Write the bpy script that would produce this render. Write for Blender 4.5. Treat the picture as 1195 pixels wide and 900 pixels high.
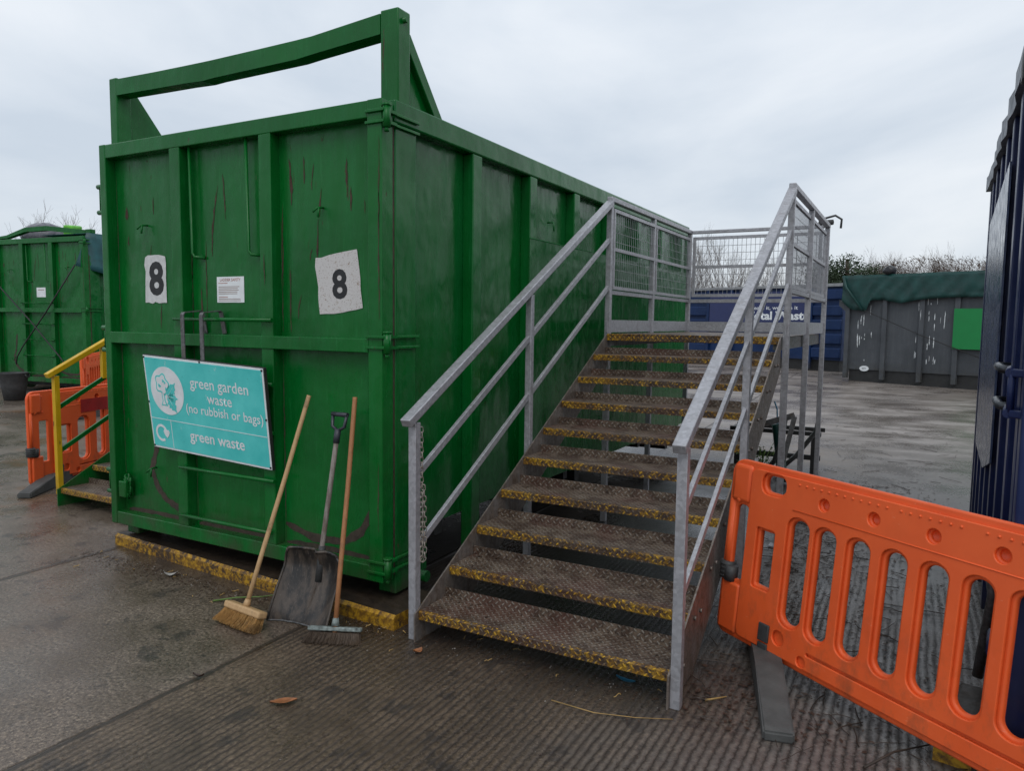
import bpy, bmesh, math, random
from mathutils import Vector, Matrix, noise
R = math.radians
PI = math.pi
random.seed(7)
for o in list(bpy.data.objects):
    bpy.data.objects.remove(o)
S = bpy.context.scene
COL = S.collection

# ------------------------------------------------------------------ camera
cd = bpy.data.cameras.new('camera'); cam = bpy.data.objects.new('camera', cd); COL.objects.link(cam)
cd.sensor_width = 36; cd.lens = 858.15 / 1195 * 36; cd.clip_start = .05; cd.clip_end = 500
yaw, pitch, roll = -0.49978, -0.08687, 0.012175
fw = Vector((math.sin(yaw)*math.cos(pitch), math.cos(yaw)*math.cos(pitch), math.sin(pitch)))
rt = Vector((math.cos(yaw), -math.sin(yaw), 0)); up = rt.cross(fw)
r2 = math.cos(roll)*rt + math.sin(roll)*up; u2 = -math.sin(roll)*rt + math.cos(roll)*up
cam.matrix_world = Matrix(((r2.x, u2.x, -fw.x, 2.586), (r2.y, u2.y, -fw.y, -3.230), (r2.z, u2.z, -fw.z, 1.70), (0, 0, 0, 1)))
S.camera = cam
# ------------------------------------------------------------------ light, sky, exposure
SUN_EL, SUN_AZ = R(52), R(150)
W = bpy.data.worlds.new('World'); S.world = W; W.use_nodes = True
nt = W.node_tree; nt.nodes.clear()
def wn(t, **k):
    n = nt.nodes.new(t)
    for a, b in k.items(): setattr(n, a, b)
    return n
sky = wn('ShaderNodeTexSky', sky_type='NISHITA'); sky.sun_disc = False; sky.sun_elevation = SUN_EL; sky.sun_rotation = SUN_AZ
b1 = wn('ShaderNodeBackground'); b1.inputs[1].default_value = .12; nt.links.new(sky.outputs[0], b1.inputs[0])
tc = wn('ShaderNodeTexCoord'); mp = wn('ShaderNodeMapping'); mp.inputs['Scale'].default_value = (1.0, 1.0, 2.6); mp.inputs['Rotation'].default_value = (0, .12, .5)
nt.links.new(tc.outputs['Generated'], mp.inputs[0])
n1 = wn('ShaderNodeTexNoise'); n1.inputs['Scale'].default_value = 1.35; n1.inputs['Detail'].default_value = 7; n1.inputs['Roughness'].default_value = .52; n1.inputs['Distortion'].default_value = .35
nt.links.new(mp.outputs[0], n1.inputs[0])
cr = wn('ShaderNodeValToRGB'); e = cr.color_ramp.elements
e[0].position = .40; e[0].color = (.60, .67, .755, 1); e[1].position = .64; e[1].color = (.86, .895, .935, 1)
m_ = e.new(.52); m_.color = (.73, .785, .85, 1)
nt.links.new(n1.outputs[0], cr.inputs[0])
# darker, greyer cloud towards the horizon
sx = wn('ShaderNodeSeparateXYZ'); nt.links.new(tc.outputs['Generated'], sx.inputs[0])
mr = wn('ShaderNodeMapRange'); mr.inputs[1].default_value = 0; mr.inputs[2].default_value = .55; mr.inputs[3].default_value = .80; mr.inputs[4].default_value = .98
nt.links.new(sx.outputs[2], mr.inputs[0])
b2 = wn('ShaderNodeBackground'); nt.links.new(cr.outputs[0], b2.inputs[0]); nt.links.new(mr.outputs[0], b2.inputs[1])
mx = wn('ShaderNodeMixShader'); mx.inputs[0].default_value = .93
nt.links.new(b1.outputs[0], mx.inputs[1]); nt.links.new(b2.outputs[0], mx.inputs[2])
wo = wn('ShaderNodeOutputWorld'); nt.links.new(mx.outputs[0], wo.inputs[0])
sd = bpy.data.lights.new('sun', 'SUN'); sd.energy = .7; sd.angle = R(30); sd.color = (1, .96, .9)
sun = bpy.data.objects.new('sun', sd); COL.objects.link(sun)
sdir = Vector((math.sin(SUN_AZ)*math.cos(SUN_EL), math.cos(SUN_AZ)*math.cos(SUN_EL), math.sin(SUN_EL)))
sun.rotation_euler = sdir.to_track_quat('Z', 'Y').to_euler(); sun.location = (0, 0, 20)
S.view_settings.view_transform = 'Standard'; S.view_settings.look = 'None'; S.view_settings.gamma = 1
S.view_settings.exposure = 0.26; S.view_settings.use_curve_mapping = False

# ------------------------------------------------------------------ node helpers
class NT:
    def __init__(s, name):
        s.m = bpy.data.materials.new(name); s.m.use_nodes = True; s.t = s.m.node_tree
        s.b = s.t.nodes['Principled BSDF']
        s.co = s.n('ShaderNodeTexCoord').outputs['Object']
    def n(s, t, **k):
        x = s.t.nodes.new(t)
        for a, b in k.items(): setattr(x, a, b)
        return x
    def set(s, inp, v):
        if isinstance(v, (int, float)): inp.default_value = v
        elif isinstance(v, (tuple, list)): inp.default_value = tuple(v) + ((1,) if len(v) == 3 and len(inp.default_value) == 4 else ())
        else: s.t.links.new(v, inp)
    def map(s, scale=(1, 1, 1), rot=(0, 0, 0), loc=(0, 0, 0)):
        x = s.n('ShaderNodeMapping'); x.inputs['Scale'].default_value = scale; x.inputs['Rotation'].default_value = rot; x.inputs['Location'].default_value = loc
        s.t.links.new(s.co, x.inputs[0]); return x.outputs[0]
    def noise(s, sc=5, det=4, rough=.55, vec=None, dist=0):
        x = s.n('ShaderNodeTexNoise'); x.inputs['Scale'].default_value = sc; x.inputs['Detail'].default_value = det
        x.inputs['Roughness'].default_value = rough; x.inputs['Distortion'].default_value = dist
        s.t.links.new(vec or s.co, x.inputs[0]); return x.outputs[0]
    def vor(s, sc=5, vec=None, feat='F1', out='Distance'):
        x = s.n('ShaderNodeTexVoronoi', feature=feat); x.inputs['Scale'].default_value = sc
        s.t.links.new(vec or s.co, x.inputs[0]); return x.outputs[out]
    def rng(s, v, a, b, c=0., d=1.):
        x = s.n('ShaderNodeMapRange'); s.set(x.inputs[0], v)
        for i, q in enumerate((a, b, c, d)): s.set(x.inputs[i+1], q)
        return x.outputs[0]
    def math(s, op, a, b=0., c=0.):
        x = s.n('ShaderNodeMath', operation=op); s.set(x.inputs[0], a); s.set(x.inputs[1], b); s.set(x.inputs[2], c); return x.outputs[0]
    def mix(s, f, a, b, mode='MIX'):
        x = s.n('ShaderNodeMix', data_type='RGBA', blend_type=mode); s.set(x.inputs[0], f); s.set(x.inputs[6], a); s.set(x.inputs[7], b); return x.outputs[2]
    def xyz(s, v=None):
        x = s.n('ShaderNodeSeparateXYZ'); s.t.links.new(v or s.co, x.inputs[0]); return x.outputs
    def bump(s, h, st=.3, d=.01, prev=None):
        x = s.n('ShaderNodeBump'); s.set(x.inputs['Strength'], st); x.inputs['Distance'].default_value = d; s.t.links.new(h, x.inputs['Height'])
        if prev: s.t.links.new(prev, x.inputs['Normal'])
        return x.outputs[0]
    def out(s, col=None, rough=None, metal=None, normal=None, spec=None):
        for k, v in (('Base Color', col), ('Roughness', rough), ('Metallic', metal), ('Normal', normal), ('Specular IOR Level', spec)):
            if v is not None: s.set(s.b.inputs[k], v)
        return s.m

def paint(name, base, fade, rough=.38, rust=.5, dirt=(.05, .045, .03), dz=.55):
    """old oil-painted steel: weathered streaks, chips of rust, dents, grime near the bottom"""
    s = NT(name)
    st = s.noise(2.2, 5, .55, s.map((6, 6, .5)))
    st2 = s.noise(14, 5, .6, s.map((6, 6, .35)))
    big = s.noise(1.1, 3)
    c = s.mix(s.rng(st, .45, .65, 0, .40), base, fade)
    c = s.mix(s.rng(big, .42, .6, 0, .5), c, tuple(x*.62 for x in base))
    c = s.mix(s.rng(st2, .59, .70, 0, .25), c, tuple(min(1, x*1.5+.02) for x in fade))
    # chips and long scrapes of rust
    ch = s.noise(9, 6, .62, s.map((2.6, 2.6, .42)), .5)
    rm = s.rng(ch, .70-.06*rust, .725-.06*rust, 0, 1)
    ch2 = s.noise(38, 4, .6); rm2 = s.math('MULTIPLY', s.rng(ch2, .70, .74), s.rng(s.noise(2.3, 2), .5, .62))
    rm = s.math('MAXIMUM', rm, s.math('MULTIPLY', rm2, .9))
    rustc = s.mix(s.noise(30, 4), (.09, .035, .02), (.045, .028, .022))
    c = s.mix(s.math('MULTIPLY', rm, .85), c, rustc)
    z = s.xyz()[2]
    g = s.math('MULTIPLY', s.rng(z, dz, .15, 0, .75), s.rng(s.noise(6, 5), .38, .66))
    c = s.mix(g, c, dirt)
    ro = s.rng(s.noise(4, 5, .6, s.map((3, 3, .8))), .42, .62, rough-.05, rough+.14)
    ro = s.math('ADD', ro, s.math('MULTIPLY', rm, .3))
    nb = s.bump(s.noise(2.1, 3), .55, .035)
    nb = s.bump(s.noise(70, 3), .08, .004, nb)
    nb = s.bump(rm, .4, -.002, nb)
    return s.out(c, ro, 0, nb, .29)

def plain(name, base, rough=.6, metal=0., var=.25, sc=8, bump=.15, bsc=60, spec=.5, d=.004):
    s = NT(name)
    c = s.mix(s.rng(s.noise(sc, 5), .3, .7), tuple(x*(1-var) for x in base), tuple(min(1, x*(1+var)) for x in base))
    ro = s.rng(s.noise(sc*1.7, 4), .3, .7, max(.05, rough-.12), min(1, rough+.12))
    return s.out(c, ro, metal, s.bump(s.noise(bsc, 4), bump, d), spec)

def galv(name, base=(.40, .40, .425), dark=.80, dirt=.25):
    s = NT(name)
    v = s.vor(62, feat='F1', out='Color')
    lum = s.rng(s.xyz(v)[0], 0, 1, dark, 1.1)
    c = s.mix(1., base, lum, 'MULTIPLY')
    st = s.noise(5, 5, .6, s.map((5, 5, 1.2)))
    c = s.mix(s.rng(st, .45, .75, 0, .5), c, (.30, .30, .31))
    c = s.mix(s.math('MULTIPLY', s.rng(s.noise(13, 6), .55, .72), dirt), c, (.10, .07, .045))
    ro = s.rng(s.xyz(v)[1], 0, 1, .38, .6)
    return s.out(c, ro, .45, s.bump(s.noise(35, 4), .12, .004), .5)

def chequer(s, pitch=.040):
    """raised bars of chequer plate, alternating direction, as a 0..1 height"""
    x, y, z = s.xyz()
    yy = s.math('ADD', y, z)
    a = s.math('DIVIDE', s.math('ADD', x, yy), pitch); b = s.math('DIVIDE', s.math('SUBTRACT', x, yy), pitch)
    ia = s.math('FLOOR', a); ib = s.math('FLOOR', b)
    par = s.math('FLOORED_MODULO', s.math('ADD', ia, ib), 2.)
    fa = s.math('SUBTRACT', s.math('FRACT', a), .5); fb = s.math('SUBTRACT', s.math('FRACT', b), .5)
    def ell(p, q_): return s.math('ADD', s.math('POWER', s.math('DIVIDE', s.math('ABSOLUTE', p), .47), 2.), s.math('POWER', s.math('DIVIDE', s.math('ABSOLUTE', q_), .17), 2.))
    e1, e2 = ell(fa, fb), ell(fb, fa)
    e = s.math('ADD', s.math('MULTIPLY', e1, par), s.math('MULTIPLY', e2, s.math('SUBTRACT', 1., par)))
    return s.rng(e, .45, 1.15, 1., 0.)

def tread_mat(name, nose):
    s = NT(name)
    h = chequer(s)
    n1 = s.noise(9, 7, .65); n2 = s.noise(70, 5, .7); n3 = s.noise(3, 4)
    c = s.mix(s.rng(n1, .42, .58), (.062, .036, .023), (.150, .108, .076))
    c = s.mix(s.rng(n2, .50, .60, 0, .85), c, (.020, .011, .008))
    c = s.mix(s.rng(s.noise(110, 3, .7), .56, .64, 0, .6), c, (.16, .13, .10))
    c = s.mix(s.rng(n3, .50, .62, 0, .5), c, (.090, .035, .024))
    c = s.mix(s.math('MULTIPLY', h, s.rng(n1, .4, .6, .25, .75)), c, (.30, .27, .235))
    if nose:
        x, y, z = s.xyz()
        w = s.math('ADD', s.noise(38, 6, .75), s.math('MULTIPLY', h, .06))
        ends = s.rng(s.math('ABSOLUTE', s.math('SUBTRACT', x, 1.03)), .10, .64, .060, -.045)
        ym = s.rng(s.math('SUBTRACT', w, ends), .475, .555)
        yc = s.mix(s.rng(s.noise(15, 4), .42, .6), (.34, .17, .010), (.66, .38, .020))
        yc = s.mix(s.math('MULTIPLY', s.math('SUBTRACT', 1., h), .62), yc, (.085, .040, .010))  # shade painted into the hollows between the raised bars
        c = s.mix(s.math('MULTIPLY', ym, .95), s.mix(.5, c, (.035, .018, .010)), yc)
    ro = s.rng(s.noise(12, 5), .3, .7, .32, .68)
    nb = s.bump(h, .9, .005); nb = s.bump(n2, .45, .005, nb); nb = s.bump(s.noise(260, 3), .3, .002, nb)
    return s.out(c, ro, .12, nb, .5)

def ground_mat():
    s = NT('yard_concrete')
    x, y, z = s.xyz()
    sxw = s.math('ADD', x, s.math('MULTIPLY', s.math('SUBTRACT', s.noise(2.2, 4), .5), .05))
    grooved = s.math('MULTIPLY', s.rng(x, -.33, -.27), s.rng(y, 3.8, 1.2))
    # fine aggregate and patches
    n_f = s.noise(150, 4, .7); n_m = s.noise(26, 6, .65); n_b = s.noise(.8, 5, .55); n_c = s.noise(2.6, 5, .6)
    gn = s.noise(62, 4, .8)
    sm = s.mix(s.rng(n_m, .40, .60), (.108, .080, .061), (.165, .126, .097))
    sm = s.mix(s.rng(gn, .47, .40, 0, .85), sm, (.028, .019, .013)); sm = s.mix(s.rng(gn, .54, .61, 0, .8), sm, (.33, .26, .19))
    sm = s.mix(s.rng(n_c, .45, .60, 0, .45), sm, (.060, .042, .027))
    gr = s.mix(s.rng(n_m, .40, .60), (.098, .068, .046), (.158, .114, .078))
    gr = s.mix(s.rng(gn, .47, .40, 0, .8), gr, (.028, .018, .012)); gr = s.mix(s.rng(gn, .55, .62, 0, .7), gr, (.28, .21, .14))
    gr = s.mix(s.rng(n_c, .46, .60, 0, .5), gr, (.050, .034, .022))
    rgt = s.rng(s.math('ADD', x, s.math('MULTIPLY', n_c, 1.4)), 1.9, 3.2)
    gr = s.mix(s.math('MULTIPLY', rgt, .85), gr, s.mix(s.rng(n_m, .4, .6), (.115, .105, .100), (.19, .176, .166)))
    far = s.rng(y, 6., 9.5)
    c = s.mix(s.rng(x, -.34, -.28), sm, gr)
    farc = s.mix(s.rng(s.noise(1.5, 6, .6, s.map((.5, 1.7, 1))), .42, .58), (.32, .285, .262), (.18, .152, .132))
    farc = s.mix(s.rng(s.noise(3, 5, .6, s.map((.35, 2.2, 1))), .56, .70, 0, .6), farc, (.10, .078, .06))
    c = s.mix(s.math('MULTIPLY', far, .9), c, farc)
    # left yard is lighter and greyer
    c = s.mix(s.math('MULTIPLY', s.rng(x, -2.6, -6.), .5), c, (.20, .172, .150))
    # mud and painted shade under and around the skip and the stairs
    mud_shade = s.math('MULTIPLY', s.math('MULTIPLY', s.rng(y, -.55, .3), s.rng(y, 6.5, 5.)), s.math('MULTIPLY', s.rng(x, -2.9, -2.2), s.rng(x, 2.3, 1.7)))
    mud_shade = s.math('MULTIPLY', mud_shade, s.rng(n_c, .25, .5, .5, 1.))
    c = s.mix(s.math('MULTIPLY', mud_shade, .8), c, s.mix(s.rng(n_m, .35, .65), (.018, .013, .010), (.048, .036, .026)))
    # pale specks of grit
    sp = s.vor(75, feat='F1'); pick = s.xyz(s.vor(75, feat='F1', out='Color'))[0]
    spk = s.math('MULTIPLY', s.rng(sp, .20, .12), s.rng(pick, .72, .76))
    c = s.mix(s.math('MULTIPLY', spk, s.rng(far, 0, .3, .55, 0)), c, (.30, .24, .15))
    sp2 = s.vor(30, feat='F1'); pick2 = s.xyz(s.vor(30, feat='F1', out='Color'))[1]
    c = s.mix(s.math('MULTIPLY', s.math('MULTIPLY', s.rng(sp2, .2, .13), s.rng(pick2, .9, .93)), .8), c, (.022, .015, .010))
    # joints between the bays
    def joint(x0, w):
        d = s.math('ABSOLUTE', s.math('SUBTRACT', sxw, x0)); return s.rng(d, w*.35, w)
    j = s.math('MINIMUM', joint(-.31, .022), joint(-2.5, .03))
    c = s.mix(s.rng(j, 0, 1, .8, 0), c, (.020, .015, .011))
    # tamped grooves
    wob = s.math('MULTIPLY', s.math('SUBTRACT', s.noise(1.6, 3, .6, s.map((1, .5, 1))), .5), .055)
    wob = s.math('ADD', wob, s.math('MULTIPLY', s.math('SUBTRACT', s.noise(34, 5, .75), .5), .040))
    ph = s.math('MULTIPLY', s.math('ADD', x, wob), 2*PI/.0375)
    wv = s.rng(s.math('SINE', ph), -1, 1)
    wv = s.math('POWER', wv, .30)
    amp = s.math('MULTIPLY', grooved, s.rng(s.noise(1.6, 4), .36, .52, .35, 1.))
    amp = s.math('MULTIPLY', amp, s.math('SUBTRACT', 1., s.math('MULTIPLY', mud_shade, .55)))
    amp = s.math('MULTIPLY', amp, s.math('SUBTRACT', 1., s.math('MULTIPLY', s.math('MULTIPLY', s.rng(y, .6, 2.4), s.rng(n_c, .40, .56)), .85)))
    gh = s.math('MULTIPLY', wv, amp)
    c = s.mix(s.math('MULTIPLY', s.math('MULTIPLY', s.math('SUBTRACT', 1., wv), amp), 1.), c, (.014, .009, .006))
    wet = s.rng(s.noise(1.1, 5, .55), .40, .62)
    ro = s.rng(wet, 0, 1, .36, .13)
    ro = s.math('ADD', ro, s.math('MULTIPLY', s.rng(n_m, .3, .7), .12))
    c = s.mix(s.math('MULTIPLY', wet, .35), c, (.040, .030, .022))
    stn = s.math('MULTIPLY', s.rng(s.noise(3.4, 6, .68), .575, .61), s.rng(y, 6., 2.)); c = s.mix(s.math('MULTIPLY', stn, .6), c, (.022, .018, .017))
    ru = s.math('MULTIPLY', s.rng(s.noise(1.3, 4, .6, s.map((1, 1, 1), (0, 0, 0), (7, 3, 0))), .56, .66), s.rng(x, -1., -3.)); c = s.mix(s.math('MULTIPLY', ru, .5), c, (.16, .075, .028))
    under_shade = s.math('MULTIPLY', s.math('MULTIPLY', s.rng(x, -2.75, -2.35), s.rng(x, 1.85, 1.6)), s.math('MULTIPLY', s.rng(s.math('ADD', y, s.math('MULTIPLY', n_c, .5)), .05, .55), s.rng(y, 6.6, 5.6)))  # painted shade on the ground beneath the skip and the steps
    c = s.mix(s.math('MULTIPLY', under_shade, .88), c, s.mix(s.rng(n_m, .4, .6), (.007, .005, .004), (.020, .014, .010)))
    nb = s.bump(gh, .8, .006)
    nb = s.bump(j, .8, .012, nb)
    nb = s.bump(n_m, s.rng(wet, 0, 1, .42, .22), .006, nb); nb = s.bump(gn, s.rng(wet, 0, 1, .6, .35), .0035, nb)
    return s.out(c, ro, 0, nb, .5)

def orange_mat():
    s = NT('orange_plastic')
    x, y, z = s.xyz()
    c = s.mix(s.rng(s.noise(3, 5), .3, .7), (.74, .094, .018), (.84, .125, .027))
    gm = s.math('MULTIPLY', s.rng(s.noise(11, 6, .65, s.map((1, 1, .6))), .50, .70), s.rng(z, .6, .12, .05, .6))
    c = s.mix(gm, c, (.22, .07, .03))
    c = s.mix(s.rng(s.noise(60, 5, .7, s.map((1, 1, .4))), .66, .72, 0, .4), c, (.30, .10, .05))
    c = s.mix(s.rng(s.noise(90, 3, .6, s.map((.4, 1, 1), (0, .6, 0))), .70, .73, 0, .35), c, (.85, .35, .22))
    return s.out(c, s.rng(s.noise(20, 4), .3, .7, .36, .58), 0, s.bump(s.noise(120, 3), .12, .002), .45)

M = {}
M['green'] = paint('green_paint', (.0012, .118, .016), (.005, .150, .032), .27, .35)
M['green_side'] = paint('green_side_paint', (.0015, .105, .016), (.007, .130, .034), .19, .12)
M['blue'] = paint('navy_paint', (.010, .019, .075), (.026, .038, .11), .34, .35)
M['blue2'] = paint('blue_paint', (.006, .026, .095), (.014, .038, .115), .45, .25)
M['grey'] = paint('grey_paint', (.075, .082, .092), (.105, .112, .120), .5, .1)
M['yellow'] = paint('yellow_rail_paint', (.60, .36, .008), (.70, .46, .03), .42, .35, (.12, .09, .03), .3)
M['galv'] = galv('galvanised')
M['galv_dark'] = galv('dull_galvanised', (.13, .13, .13), .6, .75)
M['stringer'] = galv('dirty_stringer', (.19, .155, .13), .7, .9)
M['tread'] = tread_mat('chequer_tread', False)
M['nose'] = tread_mat('yellow_nosing', True)
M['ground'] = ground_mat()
M['orange'] = orange_mat()
M['black'] = plain('black_steel', (.022, .022, .022), .6, 0)
M['rubber'] = plain('black_rubber', (.040, .041, .042), .62, 0, .3, 12, .3, 90)
def shm():
    s = NT('worn_black_plastic'); c = s.mix(s.rng(s.noise(7, 6, .65, s.map((2, 2, .6))), .44, .60), (.020, .018, .017), (.075, .058, .046))
    c = s.mix(s.rng(s.noise(40, 4, .7, s.map((3, 3, .3))), .58, .66, 0, .5), c, (.16, .13, .11)); return s.out(c, s.rng(s.noise(9, 4), .4, .6, .28, .5), 0, None, .45)
M['shovel'] = shm()
M['footrub'] = plain('grey_rubber_foot', (.066, .068, .066), .7, 0, .3, 9, .4, 130)
M['rust'] = plain('rust', (.058, .030, .020), .85, 0, .4, 20, .4, 80)
M['mudrust'] = plain('brown_grime', (.045, .032, .022), .8, 0, .35, 20, .4, 60)
M['wood'] = None
def wood(name, a, b):
    s = NT(name); n = s.noise(14, 5, .6, s.map((5, 5, .6))); c = s.mix(s.rng(n, .3, .7), a, b)
    c = s.mix(s.rng(s.noise(9, 5), .58, .7, 0, .6), c, (.11, .07, .04))
    return s.out(c, .6, 0, s.bump(n, .2, .003))
M['wood'] = wood('pale_wood', (.40, .24, .11), (.52, .34, .17))
M['woodr'] = wood('red_brown_wood', (.30, .12, .045), (.38, .17, .07))
M['woodg'] = wood('grey_worn_wood', (.13, .10, .08), (.28, .25, .23))
M['bristle'] = wood('tan_bristle', (.33, .18, .06), (.50, .30, .11))
M['bristled'] = wood('dark_bristle', (.06, .042, .03), (.12, .085, .06))
M['teal'] = plain('sign_teal', (.050, .50, .49), .35, 0, .14, 6, .05, 40)
def scuffed_teal():
    s = NT('sign_face_teal')
    c = s.mix(s.rng(s.noise(5, 5), .3, .7), (.060, .55, .53), (.12, .68, .65))
    sc = s.noise(34, 5, .65, s.map((1, 1, .35), (0, .7, 0)))
    c = s.mix(s.rng(sc, .66, .70, 0, .7), c, (.45, .72, .70))
    c = s.mix(s.rng(s.noise(70, 4), .69, .72, 0, .6), c, (.05, .22, .18))
    return s.out(c, s.rng(s.noise(9, 4), .3, .7, .28, .5), 0, None, .5)
M['teal'] = scuffed_teal()
M['white'] = plain('sign_white', (.76, .79, .81), .45, 0, .08, 12, .05, 40)
def sticker():
    s = NT('dirty_white_sticker')
    c = s.mix(s.rng(s.noise(45, 6, .75), .59, .66), (.58, .56, .55), (.26, .18, .12))
    c = s.mix(s.rng(s.noise(110, 4, .7), .58, .64, 0, .7), c, (.12, .07, .04))
    return s.out(c, .6)
M['stick'] = sticker()
M['stick2'] = plain('white_sticker', (.60, .60, .60), .55, 0, .12, 30, .05, 40)
M['ink'] = plain('black_ink', (.012, .012, .014), .5, 0, .1)
M['redink'] = plain('faded_red_ink', (.42, .17, .13), .6, 0, .3)
M['browsink'] = plain('faded_brown_ink', (.33, .24, .21), .6, 0, .3)
def kerbm():
    s = NT('flaking_yellow_beam')
    n = s.noise(26, 8, .78); z = s.xyz()[2]; x = s.xyz()[0]
    yc = s.mix(s.rng(s.noise(30, 5, .7), .42, .58), (.17, .080, .008), (.46, .25, .012))
    th = s.rng(s.noise(2.6, 3), .40, .60, .40, .52)
    c = s.mix(s.rng(s.math('SUBTRACT', n, th), -.02, .05), (.050, .028, .014), yc)
    return s.out(c, .6, 0, s.bump(n, .4, .006))
M['kerb'] = kerbm()
M['beamtop'] = plain('grimy_shaded_beam_top', (.026, .017, .010), .55, 0, .5, 14, .4, 50)  # brown grime, darkened with painted shade from the skip above
M['tarp'] = plain('green_tarpaulin', (.004, .045, .040), .5, 0, .3, 5, .2, 30, .5, .02)
M['tarpb'] = plain('teal_tarpaulin', (.010, .075, .085), .5, 0, .3, 5, .2, 30, .5, .02)
M['greenboard'] = plain('bright_green_board', (.004, .21, .05), .45, 0, .05, 5, .02)
M['binbag'] = plain('grey_plastic_bag', (.12, .12, .14), .35, 0, .3, 10, .6, 20, .5, .02)
M['blackbag'] = plain('black_plastic_bag', (.012, .012, .016), .3, 0, .3, 10, .6, 20, .5, .02)
M['lime'] = plain('lime_plastic', (.13, .48, .04), .45)
M['red'] = plain('red_reflector', (.36, .012, .012), .35, 0, .2)
M['cyan'] = plain('blue_plastic', (.05, .22, .36), .4)
M['straw'] = plain('straw', (.38, .24, .08), .7)
M['twig'] = plain('wet_twig', (.035, .022, .015), .6)
M['leafb'] = plain('brown_leaf', (.27, .10, .035), .5, 0, .4, 25)
M['litter'] = plain('dark_leaf_litter', (.050, .028, .017), .6, 0, .5, 25)
M['grit'] = plain('pale_grit', (.42, .40, .38), .7)
M['weed'] = plain('weed_leaf', (.10, .17, .035), .55, 0, .35, 20)
M['chain'] = galv('rusty_chain', (.33, .29, .25), .7, .8)
M['bark'] = plain('winter_bark', (.085, .060, .045), .85)
M['barkp'] = plain('grey_winter_bark', (.17, .15, .14), .85)
M['barkr'] = plain('red_brown_twigs', (.072, .043, .028), .85, 0, .5, 1.5)
M['ever'] = plain('evergreen_foliage', (.030, .052, .022), .75, 0, .5, 1.2)
M['plate'] = plain('mud_plate', (.10, .09, .08), .6)

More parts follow.
